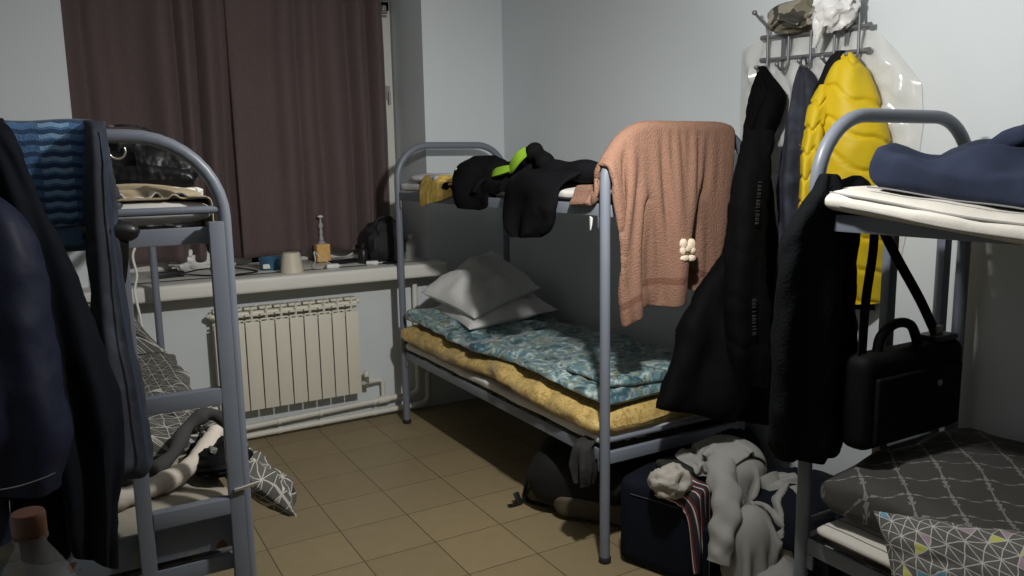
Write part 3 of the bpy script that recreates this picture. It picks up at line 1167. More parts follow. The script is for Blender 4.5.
def towel_at(q, d):
    """point and outward normal on the front of the towel; q across, d below the bar"""
    a = TFOLD + q * (TW - TFOLD)
    i = int(round(a / TW * (TN - 1)))
    lf = .53 + .035 * math.sin(PI * i / (TN - 1))
    j = int(round((lf - d) / (lf + .36) * (TM - 1)))
    p = Vector(tx[i, j])
    n_ = (Vector(tx[i + 1, j]) - Vector(tx[i - 1, j])).cross(Vector(tx[i, j + 1]) - Vector(tx[i, j - 1])).normalized()
    return p, (n_ if n_.y < 0 else -n_)


flower = mat('cream terry appliqué', (.72, .60, .46), .95, .06, 40., bump=.8, bscale=170, bdist=.004)
p0, n0 = min((towel_at(.50 + .02 * k, .37) for k in range(8)), key=lambda e: e[0].y)
n0 = (n0 + Vector((-.2, -1.2, 0))).normalized()
fl = MB()
ex = Vector((1, 0, 0)) - n0 * n0.x
ex.normalize()
ez = n0.cross(ex)
if ez.z < 0:
    ez = -ez
for (dx, dz, ra, rb) in ((-.018, .022, .016, .019), (.018, .018, .017, .021), (-.022, -.004, .013, .016), (.0, .004, .016, .015), (.022, -.004, .013, .014), (-.014, -.032, .021, .012), (.016, -.034, .019, .013)):
    rgs = []
    for h, s_ in ((-.004, 1.), (.007, .98), (.011, .8), (.013, .4)):
        rgs.append([p0 + ex * (dx + ra * s_ * math.cos(k * PI / 9)) + ez * (dz + rb * s_ * math.sin(k * PI / 9)) + n0 * h for k in range(18)])
    fl.loft(rgs)
fl.build('flower_motif', flower, tw)
# small white tag on the rail, sock-like cloth on the lower corner
m = MB().add([(1.676, 2.335, 1.315), (1.676, 2.322, 1.31), (1.674, 2.322, 1.285), (1.675, 2.331, 1.265), (1.672, 2.335, 1.315), (1.672, 2.322, 1.31), (1.670, 2.322, 1.285), (1.671, 2.331, 1.265)],
             [(0, 1, 2, 3), (7, 6, 5, 4), (0, 4, 5, 1), (1, 5, 6, 2), (2, 6, 7, 3), (3, 7, 4, 0)])
tag(m.build('paper_tag', white), 'small white paper tag stuck below the upper rail beside the towel', 'tag')
greyknit = mat('grey striped knit', (.022, .022, .021), .9, .6, 30., bump=.4, bscale=60)
rows = [(1.70, 2.40, .47, 1.70, 2.32, .47, .02), (1.665, 2.41, .445, 1.665, 2.315, .44, .028), (1.66, 2.42, .40, 1.66, 2.31, .39, .036), (1.66, 2.41, .35, 1.66, 2.31, .34, .036), (1.66, 2.385, .30, 1.66, 2.325, .29, .024)]
tag(hang(rows, seed=3.3, amp=.014, folds=3, wr=.01, n=40, m=30).build('knit_scarf', greyknit), 'grey patterned knit cloth hanging from the lower bunk corner', 'scarf')
# ------------------------------------------------------------------ coat rack on the right wall
rackm = mat('grey hammered rack paint', (.20, .20, .21), .45, .1, metallic=.4)
rk = thing('coat_rack', 'grey metal coat rack with hooks high on the right wall', 'coat rack', (2.475, 2.05, 1.86))
XK = 2.475
bar_u = lambda y: 1.968 + (y - 2.05) * .05
bar_l = lambda y: 1.884 + (y - 2.05) * .045
for f, nm in ((bar_u, 'upper_bar'), (bar_l, 'lower_bar')):
    m = MB().tube([(XK, 2.285, f(2.285)), (XK, 1.815, f(1.815))], .0068, 12)
    for y in (2.283, 1.817):
        m.tube([(XK, y - .010, f(y)), (XK, y + .010, f(y))], .0098, 12)
    m.build(nm, rackm, rk)
for y in (2.196, 1.912):
    m = MB().box((2.487, y - .009, 1.85), (2.493, y + .009, 2.02), .001)
    m.box((2.49, y - .009, 1.955), (2.519, y + .009, 1.985), .001)
    m.box((2.476, y - .009, bar_u(y) - .006), (2.49, y + .009, bar_u(y) + .006), .001)
    m.box((2.476, y - .009, bar_l(y) - .006), (2.49, y + .009, bar_l(y) + .006), .001)
    m.build('wall_bracket', rackm, rk)


def jhook(y, z0):
    c = (XK - .030, y, z0)
    return [(XK, y, z0)] + [tuple(p) for p in arc(c, .030, 0, -PI * .92, (1, 0, 0), (0, 0, 1), 10)[1:]]


for y, long in ((2.253, 1), (2.151, 0), (2.048, 1), (1.946, 0), (1.846, 1)):
    zb = 1.872
    if long:
        path = [(XK - .075, y + .01, 2.066), (XK - .05, y + .006, 2.045), (XK - .018, y, 2.018), (XK - .009, y, 1.99), (XK - .009, y, bar_l(y))]
    else:
        path = [(XK - .009, y, bar_u(y) + .006), (XK - .009, y, bar_l(y))]
    path = path + [(p[0] - .009, p[1], p[2]) for p in jhook(y, zb)]
    m = MB().tube(path, .0052, 10)
    e = path[-1]
    m.lathe((e[0], e[1], e[2] - .004), [(0, -.009), (.007, -.006), (.0095, 0), (.007, .007), (0, .009)], 12)
    if long:
        m.lathe(path[0], [(0, -.010), (.008, -.007), (.0108, 0), (.008, .007), (0, .010)], 12)
    m.build('hook', rackm, rk)

film = bpy.data.materials.new('clear garment film')
film.use_nodes = True
nt = film.node_tree
bs = nt.nodes['Principled BSDF']
bs.inputs['Base Color'].default_value = (.86, .86, .83, 1)
bs.inputs['Roughness'].default_value = .18
bs.inputs['Alpha'].default_value = .58
bs.inputs['Specular IOR Level'].default_value = .8
MATS['film'] = film


def film_sheet(yA, yB, zt, zb, seed, shape, bulge=.012, n=46, m_=54):
    P = np.zeros((n, m_, 3))
    for i in range(n):
        for j in range(m_):
            u, v = i / (n - 1), j / (m_ - 1)
            a, b, zt_, zb_ = shape(u, v)
            y = a + (b - a) * u
            z = zt_ + (zb_ - zt_) * v
            d = abs(fbm(y * 9 + seed, z * 7, seed, 3)) * .05 + abs(math.sin((y * 1.3 + z) * 21 + 2.5 * fbm(y * 4, z * 4, seed, 2))) ** 3 * .010
            edge = min(1, 8 * u, 8 * (1 - u), 8 * v)
            P[i, j] = (2.514 - (bulge * edge + d * edge), y + .006 * fbm(z * 8, seed, 0, 2), z)
    return MB().grid(P)


def shapeA(u, v):
    yl = 2.435
    yr = float(np.interp(v, [0, .18, .35, .6, 1.], [1.75, 1.635, 1.62, 1.635, 1.675]))
    zt = float(np.interp(u, [0, .22, .5, .8, .93, 1.], [1.96, 1.995, 1.985, 1.97, 1.925, 1.88]))
    return yl, yr, zt, 1.13


cv = film_sheet(0, 0, 0, 0, 3.1, shapeA)
tag(cv.build('garment_cover', film), 'clear plastic sheet hung on the wall behind the coat rack', 'plastic cover')


def camo_extra(nt, tc, col):
    out = col
    for sc, lo, c, sd in ((11, .50, (.15, .135, .095), 1.), (14, .58, (.05, .047, .038), 5.)):
        mp = node(nt, 'ShaderNodeMapping')
        mp.inputs['Location'].default_value = (sd, sd, sd)
        nt.links.new(tc.outputs['Object'], mp.inputs[0])
        n = node(nt, 'ShaderNodeTexNoise')
        n.inputs['Scale'].default_value = sc
        n.inputs['Detail'].default_value = 1.5
        nt.links.new(mp.outputs[0], n.inputs['Vector'])
        out = mix_col(nt, math_n(nt, 'GREATER_THAN', n.outputs[0], lo), out, c)
    return out


camo = mat('camouflage cloth', (.26, .235, .185), .85, .1, 20., bump=.3, bscale=60, extra=camo_extra)
t = thing('camouflage_cap', 'camouflage cap lying on top of the coat rack', 'cap', (2.44, 2.10, 1.975))
m = blob((2.43, 2.085, 2.025), (.055, .108, .048), 2.2, .20, 1.1, 40, 28, sq=2.6)
m.build('crown', camo, t)
m = MB()
rg = []
for k in range(13):
    a = k / 12
    y = 2.16 - .13 * a
    rg.append([(2.37 - .02 * math.sin(PI * a), y, 1.995 - .012 * math.cos(PI * a * 2)), (2.40, y, 2.0), (2.40, y, 2.006), (2.37 - .02 * math.sin(PI * a), y, 2.001 - .012 * math.cos(PI * a * 2))])
m.loft(rg)
m.build('peak', camo, t)
wbag = MATS['white plastic bag']
t = thing('carrier_bag', 'crumpled white carrier bag stuffed on top of the coat rack', 'bag', (2.44, 1.93, 1.95))
m = blob((2.435, 1.925, 2.04), (.055, .075, .078), 6.2, .28, 1.0, 44, 32)
m.build('bag_body', wbag, t)
rows = [(2.40, 1.99, 2.02, 2.41, 1.91, 2.02, .02), (2.40, 1.99, 1.98, 2.40, 1.93, 1.98, .018), (2.40, 1.985, 1.945, 2.40, 1.945, 1.945, .012), (2.40, 1.985, 1.90, 2.40, 1.972, 1.895, .005)]
hang(rows, seed=2.2, n=30, m=20, amp=.006, wr=.006).build('bag_handle', wbag, t)

# silhouettes of the hanging clothes: left edge, right edge, half thickness, top to bottom
COAT = [(2.440, 2.265, 1.869, 2.457, 2.255, 1.869, 0.015),
        (2.420, 2.270, 1.816, 2.459, 2.210, 1.811, 0.040),
        (2.391, 2.260, 1.745, 2.468, 2.180, 1.741, 0.060),
        (2.347, 2.240, 1.622, 2.386, 2.150, 1.610, 0.062),
        (2.285, 2.200, 1.469, 2.356, 2.130, 1.467, 0.068),
        (2.228, 2.160, 1.321, 2.352, 2.120, 1.330, 0.075),
        (2.166, 2.150, 1.174, 2.350, 2.110, 1.163, 0.080),
        (2.059, 2.150, 1.051, 2.375, 2.100, 1.009, 0.085),
        (1.964, 2.140, 0.931, 2.366, 2.090, 0.854, 0.085),
        (1.877, 2.130, 0.776, 2.362, 2.080, 0.697, 0.085),
        (1.823, 2.120, 0.664, 2.352, 2.070, 0.560, 0.080),
        (1.814, 2.120, 0.628, 2.356, 2.070, 0.482, 0.060)]
COATSLV = [(2.237, 2.140, 1.616, 2.312, 2.070, 1.614, 0.040),
        (2.145, 2.080, 1.489, 2.264, 2.040, 1.487, 0.045),
        (2.090, 2.050, 1.331, 2.229, 2.020, 1.326, 0.050),
        (2.066, 2.040, 1.154, 2.215, 2.000, 1.147, 0.050),
        (2.053, 2.030, 0.976, 2.218, 1.990, 0.964, 0.050),
        (2.057, 2.020, 0.830, 2.213, 1.980, 0.817, 0.050),
        (2.082, 2.020, 0.695, 2.214, 1.980, 0.684, 0.040)]
DENIM = [(2.438, 2.070, 1.847, 2.447, 2.050, 1.845, 0.020),
        (2.455, 2.100, 1.800, 2.469, 2.030, 1.794, 0.035),
        (2.437, 2.110, 1.727, 2.459, 2.000, 1.719, 0.050),
        (2.411, 2.110, 1.616, 2.452, 1.980, 1.610, 0.060),
        (2.379, 2.100, 1.486, 2.447, 1.970, 1.484, 0.065),
        (2.369, 2.100, 1.355, 2.443, 1.960, 1.356, 0.070),
        (2.358, 2.080, 1.129, 2.457, 1.960, 1.133, 0.070),
        (2.359, 2.060, 0.860, 2.463, 1.960, 0.865, 0.060)]
YELLOW = [(2.412, 1.870, 1.864, 2.439, 1.850, 1.866, 0.030),
        (2.388, 1.890, 1.825, 2.463, 1.810, 1.819, 0.050),
        (2.388, 1.920, 1.763, 2.469, 1.780, 1.753, 0.065),
        (2.387, 1.940, 1.678, 2.474, 1.740, 1.666, 0.075),
        (2.385, 1.950, 1.573, 2.483, 1.710, 1.565, 0.080),
        (2.382, 1.950, 1.449, 2.505, 1.710, 1.447, 0.085),
        (2.373, 1.940, 1.305, 2.512, 1.710, 1.309, 0.085),
        (2.376, 1.930, 1.142, 2.524, 1.720, 1.150, 0.080),
        (2.395, 1.920, 0.993, 2.526, 1.720, 1.000, 0.070)]
YSLV = [(2.369, 1.930, 1.763, 2.405, 1.900, 1.762, 0.030),
        (2.323, 1.930, 1.676, 2.377, 1.890, 1.682, 0.040),
        (2.303, 1.930, 1.573, 2.340, 1.880, 1.571, 0.045),
        (2.284, 1.920, 1.434, 2.316, 1.870, 1.433, 0.045),
        (2.274, 1.920, 1.328, 2.313, 1.870, 1.322, 0.045),
        (2.284, 1.920, 1.149, 2.324, 1.870, 1.144, 0.045)]
LINING = [(2.380, 1.870, 1.876, 2.435, 1.840, 1.875, 0.020),
        (2.378, 1.900, 1.852, 2.459, 1.800, 1.831, 0.030),
        (2.365, 1.920, 1.796, 2.477, 1.780, 1.786, 0.035),
        (2.352, 1.940, 1.740, 2.479, 1.770, 1.729, 0.040),
        (2.361, 1.950, 1.699, 2.482, 1.770, 1.689, 0.040),
        (2.364, 1.940, 1.538, 2.507, 1.770, 1.533, 0.040),
        (2.390, 1.940, 1.286, 2.513, 1.760, 1.289, 0.040),
        (2.395, 1.920, 0.981, 2.532, 1.730, 0.966, 0.050)]
CARD = [(1.748, 1.385, 1.468, 1.782, 1.392, 1.462, 0.016),
        (1.722, 1.385, 1.422, 1.850, 1.42, 1.412, 0.030),
        (1.680, 1.395, 1.362, 1.955, 1.465, 1.354, 0.046),
        (1.652, 1.410, 1.298, 1.985, 1.500, 1.275, 0.060),
        (1.635, 1.410, 1.194, 2.015, 1.520, 1.150, 0.062),
        (1.626, 1.410, 1.062, 2.015, 1.520, 1.0, 0.062),
        (1.622, 1.410, 0.927, 2.015, 1.520, 0.84, 0.062),
        (1.627, 1.410, 0.815, 2.005, 1.520, 0.70, 0.060),
        (1.635, 1.410, 0.741, 1.945, 1.500, 0.65, 0.055),
        (1.668, 1.420, 0.688, 1.893, 1.480, 0.643, 0.045)]
JEANS = [(0.078, 2.160, 1.618, 0.125, 2.160, 1.614, 0.030),
        (0.076, 2.135, 1.580, 0.127, 2.135, 1.580, 0.030),
        (0.068, 2.130, 1.487, 0.129, 2.130, 1.485, 0.032),
        (0.055, 2.130, 1.321, 0.130, 2.130, 1.316, 0.035),
        (0.044, 2.120, 1.154, 0.137, 2.120, 1.144, 0.040),
        (0.035, 2.110, 1.010, 0.148, 2.110, 0.992, 0.045),
        (0.020, 2.100, 0.890, 0.155, 2.100, 0.864, 0.050),
        (-0.004, 2.090, 0.817, 0.157, 2.090, 0.788, 0.050),
        (-0.028, 2.090, 0.782, 0.136, 2.090, 0.751, 0.035)]
TROUSER = [(-0.129, 2.140, 1.628, -0.097, 2.140, 1.615, 0.030),
        (-0.124, 2.100, 1.578, -0.075, 2.100, 1.574, 0.035),
        (-0.113, 2.070, 1.492, -0.043, 2.090, 1.485, 0.040),
        (-0.092, 2.050, 1.360, 0.008, 2.080, 1.352, 0.042),
        (-0.086, 2.040, 1.227, 0.047, 2.070, 1.210, 0.045),
        (-0.076, 2.030, 1.091, 0.080, 2.060, 1.063, 0.050),
        (-0.062, 2.020, 0.952, 0.097, 2.050, 0.915, 0.050),
        (-0.047, 2.010, 0.809, 0.080, 2.040, 0.770, 0.045),
        (-0.046, 2.000, 0.691, 0.062, 2.030, 0.651, 0.040),
        (-0.036, 2.000, 0.629, 0.048, 2.030, 0.557, 0.028)]
NAVYJ = [(-0.246, 2.000, 1.515, -0.111, 1.990, 1.471, 0.040),
        (-0.259, 1.980, 1.446, -0.077, 1.970, 1.439, 0.060),
        (-0.272, 1.960, 1.378, -0.047, 1.960, 1.375, 0.075),
        (-0.281, 1.950, 1.280, -0.028, 1.940, 1.268, 0.085),
        (-0.288, 1.940, 1.181, -0.016, 1.930, 1.159, 0.090),
        (-0.293, 1.930, 1.081, -0.007, 1.920, 1.049, 0.090),
        (-0.294, 1.930, 0.998, -0.008, 1.920, 0.959, 0.085),
        (-0.293, 1.930, 0.924, -0.021, 1.920, 0.893, 0.080),
        (-0.293, 1.930, 0.849, -0.042, 1.920, 0.828, 0.060)]


black_coat = mat('black padded coat cloth', (.003, .003, .0034), .8, .2, 8., bump=.35, bscale=22, bdist=.006, spec=.08)
XM = 2.512
ct = thing('winter_coat', 'long black padded winter coat hanging from the first hook of the rack', 'coat', (2.2, 2.1, .46))
hang(COAT, folds=3, amp=.022, seed=1.4, wr=.010, lump=.02, xmax=XM, m=80, n=72).build('coat_body', black_coat, ct)
hang(COATSLV, folds=2, amp=.008, seed=3.6, wr=.007, lump=.010, quilt=.005, qh=.17, m=70).build('sleeve', black_coat, ct)
hang([(2.43, 2.262, 1.868, 2.455, 2.252, 1.866, .015), (2.402, 2.262, 1.80, 2.468, 2.20, 1.79, .045), (2.375, 2.25, 1.75, 2.474, 2.160, 1.742, .066), (2.345, 2.235, 1.66, 2.440, 2.150, 1.655, .066), (2.325, 2.22, 1.59, 2.395, 2.155, 1.58, .060), (2.33, 2.21, 1.55, 2.38, 2.155, 1.54, .04)],
     folds=2, amp=.008, seed=5.5, wr=.005, n=44, m=40, xmax=XM).build('hood', black_coat, ct)
mark_m = mat('dark grey print', (.04, .04, .04), .6, .1)


def print_marks(y_fn, z0, z1, w, seed):
    """a worn vertical line of lettering, no longer readable: rows of short strokes"""
    rr = random.Random(seed)
    m = MB()
    z = z0
    while z > z1:
        hgt = rr.uniform(.010, .016)
        x, y = y_fn(z)
        k = rr.randint(0, 3)
        m.box((x - w / 2, y - .002, z - .003), (x + w / 2, y + .002, z), .0005)
        if k != 1:
            m.box((x - w / 2, y - .002, z - hgt * .6), (x + w * (.1 if k else .5), y + .002, z - hgt * .6 + .0025), .0005)
        if k > 1:
            m.box((x + w / 2 - .003, y - .002, z - hgt * .6), (x + w / 2, y + .002, z), .0005)
        z -= hgt
    return m


def slv_front(t_):
    """frontmost point of the sleeve at height z"""
    def f(z):
        zs = [r[2] for r in COATSLV]
        t = np.interp(-z, [-q for q in zs], np.linspace(0, 1, len(zs)))
        r = interp(COATSLV, t)
        x = r[0] + (r[3] - r[0]) * t_
        y = r[1] + (r[4] - r[1]) * t_ - r[6] - .012
        return x, y
    return f


print_marks(slv_front(.36), 1.43, 1.285, .016, 3).build('printed_lettering', mark_m, ct)
print_marks(slv_front(.36), 1.02, .90, .016, 5).build('printed_lettering', mark_m, ct)


def denim_extra(nt, tc, col):
    w_ = node(nt, 'ShaderNodeTexNoise')
    w_.inputs['Scale'].default_value = 14
    w_.inputs['Detail'].default_value = 5
    nt.links.new(tc.outputs['Object'], w_.inputs['Vector'])
    r = node(nt, 'ShaderNodeValToRGB')
    r.color_ramp.elements[0].position, r.color_ramp.elements[1].position = .5, .75
    nt.links.new(w_.outputs[0], r.inputs[0])
    return mix_col(nt, r.outputs[0], col, (.055, .066, .092))


denim = mat('dark blue denim', (.024, .028, .040), .85, .15, 12., bump=.5, bscale=240, extra=denim_extra, bdist=.0015)
stitch = mat('pale seam thread', (.20, .19, .20), .8, .1)
dj = thing('denim_jacket', 'dark blue denim jacket hanging between the black coat and yellow jacket', 'jacket', (2.42, 2.03, .9))
hang(DENIM, folds=3, amp=.014, seed=2.7, wr=.008, lump=.015, xmax=XM).build('jacket_body', denim, dj)
m = MB().tube(spline([(2.437, 2.066, 1.85), (2.433, 2.06, 1.872), (2.44, 2.05, 1.875), (2.45, 2.05, 1.85)]), .004, 8)
m.build('hanging_loop', denim, dj)
thread = mat('ochre denim thread', (.20, .13, .07), .8, .1)
for dz in (0, .012):
    m = MB().tube(spline([(2.372, 2.04, 1.582 - dz), (2.388, 1.995, 1.545 - dz), (2.396, 1.965, 1.528 - dz), (2.408, 1.935, 1.530 - dz)], 6), .0016, 6)
    m.build('pocket_stitching', thread, dj)
yel = mat('yellow quilted nylon', (.66, .47, .008), .55, .06, 8., bump=.25, bscale=26, bdist=.006)
yj = thing('puffer_jacket', 'bright yellow quilted jacket hanging from the last hook of the rack', 'jacket', (2.43, 1.83, .98))
hang(YELLOW, folds=2, amp=.007, seed=.6, wr=.004, lump=.008, quilt=.009, qh=.115, qslope=.5, xmax=XM, m=190, n=72, amp_top=.4).build('jacket_body', yel, yj)
hang(YSLV, folds=2, amp=.006, seed=2.6, wr=.005, lump=.008, quilt=.009, qh=.085, qslope=-.3, xmax=XM, m=130).build('sleeve', yel, yj)
LINING = [(r[0] + .022, r[1] + .014, r[2], r[3] - .004, r[4] + .03, r[5], r[6] * .8) for r in LINING]
hang(LINING, folds=2, amp=.006, seed=4.6, wr=.004, xmax=XM).build('lining', mat('black jacket lining', (.006, .006, .007), .8, .2, spec=.2), yj)

# ------------------------------------------------------------------ bunk at the right edge
knit = mat('black ribbed knit', (.0075, .0085, .0095), .95, .25, 20., bump=.9, bscale=120, bdist=.004, spec=.08)
cd = thing('knit_cardigan', 'black knit cardigan hanging over the corner post of the right bunk', 'cardigan', (1.88, 1.49, .64))
hang(CARD, folds=3, amp=.020, seed=2.1, wr=.008, lump=.012, m=80, n=64).build('cardigan_body', knit, cd)
m = MB().tube(spline([(1.80, 1.45, 1.415), (1.86, 1.43, 1.425), (1.91, 1.415, 1.428), (1.95, 1.42, 1.41), (1.95, 1.44, 1.34)]), [.028 + .004 * math.sin(i * .5) for i in range(33)], 14)
m.build('sleeve', knit, cd)

cream_m = mat('cream padded mattress cotton', (.66, .635, .565), .85, .05, 6., bump=.3, bscale=16, bdist=.012)
seam_dk = mat('grey mattress piping', (.30, .29, .27), .8, .1)
t = thing('thin_mattress', 'cream thin mattress on the upper bunk at the right edge', 'mattress', (2.1, .45, 1.363))
SAG = lambda y: -.085 * min(1., max(0., 1.385 - y) / .75)
slab(1.722, 2.43, -.48, 1.395, 1.363, 1.435, wave=.012, seed=4.9, sq=3.2, zoff=SAG).build('mattress_body', cream_m, t)
for zz, xx in ((1.419, 1.732), (1.392, 1.722)):
    pts = [(xx + .003 * math.sin(k), -.4 + 1.75 * k / 30, zz + .003 * math.sin(k * .7) + SAG(-.4 + 1.75 * k / 30)) for k in range(30)] + [(xx + .02, 1.38, zz), (xx + .10, 1.392, zz), (xx + .3, 1.394, zz)]
    MB().tube(pts, .0035, 8).build('piping', seam_dk, t)
navy = mat('navy cotton blanket', (.021, .028, .054), .9, .10, 8., bump=.3, bscale=22, bdist=.008, spec=.25)


def duvet_top(ex, y):
    u = (1.31 - y)
    return (.020 * math.sin(ex * 5 + u * 16) * math.exp(-2 * u) + .012 * math.sin(ex * 9 - u * 22 + 1) + .03 * fbm(ex * 2.2 + 3, y * 4, 1.3, 3)
            + .05 * max(0, min(1, (u - .22) / .2)) * max(0, (ex + .5) / 1.5))


t = thing('navy_blanket', 'navy blue blanket folded on the upper bunk at the right edge', 'blanket', (2.1, .7, 1.43))
m = slab(1.80, 2.42, -.40, 1.312, 1.428, 1.535, wave=.02, seed=6.6, sq=4.2, top=duvet_top, ny=110, n=80, endr=.03, zoff=SAG)
m.build('blanket_fold', navy, t)
m = slab(1.96, 2.41, -.40, 1.27, 1.44, 1.53, wave=.035, seed=7.6, sq=2.6, ny=90, n=70, endr=.06,
         zoff=lambda y: SAG(y) + min(.135, max(0., 1.27 - y) * .40))
m.build('blanket_fold', navy, t)
m = MB().tube([(1.798 + .002 * math.sin(k * 2), 1.30 - .045 * k, 1.443 + .002 * math.sin(k) + SAG(1.30 - .045 * k)) for k in range(24)], .0022, 6)
m.build('hem_stitching', stitch, t)

bagk = mat('black bag nylon', (.0035, .0035, .0038), .7, .2, 20., bump=.3, bscale=120, bdist=.001, spec=.2)
sb = thing('laptop_bag', 'black laptop bag hanging by its strap inside the right bunk', 'bag', (2.06, 1.33, .64))
bm_ = Matrix.Translation((2.062, 1.335, 0)) @ Matrix.Rotation(math.radians(-2), 4, 'Y')
m = MB().box((-.235, -.045, .712), (.215, .045, .98), .042, 5, Matrix.Translation((2.062, 1.335, 0)))
m.build('bag_body', bagk, sb)
m = MB().box((1.86, 1.276, .735), (2.24, 1.295, .92), .010, 3)
m.build('front_pocket', bagk, sb)
m = MB().tube(spline([(1.925, 1.335, .975), (1.94, 1.335, 1.02), (2.0, 1.335, 1.048), (2.07, 1.335, 1.035), (2.11, 1.335, .975)]), .014, 12)
m.build('carry_handle', bagk, sb)


def ribbon(pts, w, th, nm, m_, par, side):
    side = Vector(side).normalized()
    pts = spline(pts, 6)
    rg = []
    for i, p in enumerate(pts):
        d = (pts[min(i + 1, len(pts) - 1)] - pts[max(i - 1, 0)]).normalized()
        s = (side - d * side.dot(d)).normalized()
        n_ = s.cross(d) * th / 2
        rg.append([p - s * w / 2 - n_, p + s * w / 2 - n_, p + s * w / 2 + n_, p - s * w / 2 + n_])
    return MB().loft(rg).build(nm, m_, par)


ribbon([(2.20, 1.335, .985), (2.13, 1.35, 1.10), (2.06, 1.38, 1.22), (2.02, 1.40, 1.30), (2.005, 1.418, 1.372), (2.0, 1.435, 1.376)], .036, .004, 'shoulder_strap', bagk, sb, (1, 0, .3))
ribbon([(1.86, 1.335, .975), (1.90, 1.36, 1.12), (1.955, 1.385, 1.25), (1.99, 1.41, 1.34), (2.0, 1.42, 1.375)], .036, .004, 'shoulder_strap', bagk, sb, (1, 0, -.3))
m = MB().box((2.15, 1.30, .978), (2.25, 1.37, .996), .006)
m.build('strap_mount', blk, sb)
MB().box((2.19, 1.325, .99), (2.215, 1.345, 1.02), .004).build('strap_buckle', brass, sb)
MB().lathe((2.12, 1.27, .875), [(0, -.003), (.008, -.002), (.010, .002), (0, .004)], 14, Matrix.Rotation(PI / 2, 3, 'X')).build('badge', brass, sb)


def moroccan_extra(nt, tc, col):
    x, y, z = sep(nt, tc.outputs['Object'])
    k = 2 * PI / .14
    a = math_n(nt, 'MULTIPLY', math_n(nt, 'ADD', x, math_n(nt, 'MULTIPLY', z, .6)), k)
    b = math_n(nt, 'MULTIPLY', math_n(nt, 'ADD', y, math_n(nt, 'MULTIPLY', z, .5)), k)
    f = math_n(nt, 'ADD', math_n(nt, 'COSINE', a), math_n(nt, 'COSINE', b))
    g = math_n(nt, 'MULTIPLY', .8, math_n(nt, 'ADD', math_n(nt, 'SIGN', math_n(nt, 'SINE', math_n(nt, 'MULTIPLY', a, 3.))), math_n(nt, 'SIGN', math_n(nt, 'SINE', math_n(nt, 'MULTIPLY', b, 3.)))))
    h = math_n(nt, 'ABSOLUTE', math_n(nt, 'ADD', f, math_n(nt, 'MULTIPLY', g, .16)))
    return mix_col(nt, math_n(nt, 'LESS_THAN', h, .13), col, (.20, .195, .185))


moro = mat('dark grey lattice cotton', (.052, .050, .046), .85, .1, 8., bump=.2, bscale=18, extra=moroccan_extra, bdist=.008)


def tri_extra(scale, lcol, cols, thick=.035, hanging=False):
    def f(nt, tc, col):
        x, y, z = sep(nt, tc.outputs['Object'])
        u = math_n(nt, 'DIVIDE', math_n(nt, 'ADD', x, math_n(nt, 'MULTIPLY', z, .9)), scale)
        v = math_n(nt, 'DIVIDE', math_n(nt, 'ADD', y, math_n(nt, 'MULTIPLY', z, -.35)), scale)
        if hanging:
            u = math_n(nt, 'DIVIDE', y, scale)
            v = math_n(nt, 'DIVIDE', math_n(nt, 'MULTIPLY', math_n(nt, 'SUBTRACT', x, z), .7), scale)

        def line(e, t=thick):
            fr = math_n(nt, 'FRACT', e)
            return math_n(nt, 'LESS_THAN', math_n(nt, 'MINIMUM', fr, math_n(nt, 'SUBTRACT', 1., fr)), t)
        l = line(u)
        l = math_n(nt, 'MAXIMUM', l, line(v))
        d1 = math_n(nt, 'MULTIPLY', math_n(nt, 'ADD', u, v), .5)
        d2 = math_n(nt, 'MULTIPLY', math_n(nt, 'SUBTRACT', u, v), .5)
        l = math_n(nt, 'MAXIMUM', l, line(d1, thick * .7))
        l = math_n(nt, 'MAXIMUM', l, line(d2, thick * .7))
        cv_ = node(nt, 'ShaderNodeCombineXYZ')
        for i, e in enumerate((u, v, d1)):
            nt.links.new(math_n(nt, 'FLOOR', e), cv_.inputs[i])
        ad = node(nt, 'ShaderNodeVectorMath')
        ad.operation = 'ADD'
        c2 = node(nt, 'ShaderNodeCombineXYZ')
        nt.links.new(math_n(nt, 'MULTIPLY', math_n(nt, 'FLOOR', d2), 17.3), c2.inputs[0])
        nt.links.new(cv_.outputs[0], ad.inputs[0])
        nt.links.new(c2.outputs[0], ad.inputs[1])
        wn = node(nt, 'ShaderNodeTexWhiteNoise', noise_dimensions='3D')
        nt.links.new(ad.outputs[0], wn.inputs[0])
        out = col
        lo = .955
        for c in cols:
            hi = lo + .045 / len(cols)
            inr = math_n(nt, 'MULTIPLY', math_n(nt, 'GREATER_THAN', wn.outputs[0], lo), math_n(nt, 'LESS_THAN', wn.outputs[0], hi))
            out = mix_col(nt, inr, out, c)
            lo = hi
        return mix_col(nt, l, out, lcol)
    return f


COLS = [(.5, .5, .12), (.12, .28, .36), (.62, .60, .58), (.34, .26, .30)]
trim_ = mat('grey triangle print cotton', (.115, .11, .10), .85, .1, 8., bump=.2, bscale=16, bdist=.008, extra=tri_extra(.034, (.50, .49, .46), COLS))


def stripes_extra(nt, tc, col):
    x, y, z = sep(nt, tc.outputs['Object'])
    e = math_n(nt, 'FRACT', math_n(nt, 'DIVIDE', math_n(nt, 'ADD', x, math_n(nt, 'MULTIPLY', z, 1.1)), .052))
    return mix_col(nt, math_n(nt, 'LESS_THAN', e, .10), col, (.16, .15, .15))


tick = mat('cream striped ticking', (.60, .575, .51), .85, .06, 6., bump=.25, bscale=16, bdist=.01, extra=stripes_extra)
m = slab(1.735, 2.43, -.45, 1.365, .455, .525, wave=.018, seed=2.9, sq=2.6)
tag(m.build('thin_mattress', tick), 'cream mattress with thin dark stripes on the lower bunk at the right', 'mattress')


def moro_top(ex, y):
    return .035 * max(0, ex + .2) + .02 * fbm(ex * 2, y * 3.4, 5.5, 2) + .02 * math.exp(-((ex + .35 - (1.35 - y) * .6) / .16) ** 2)


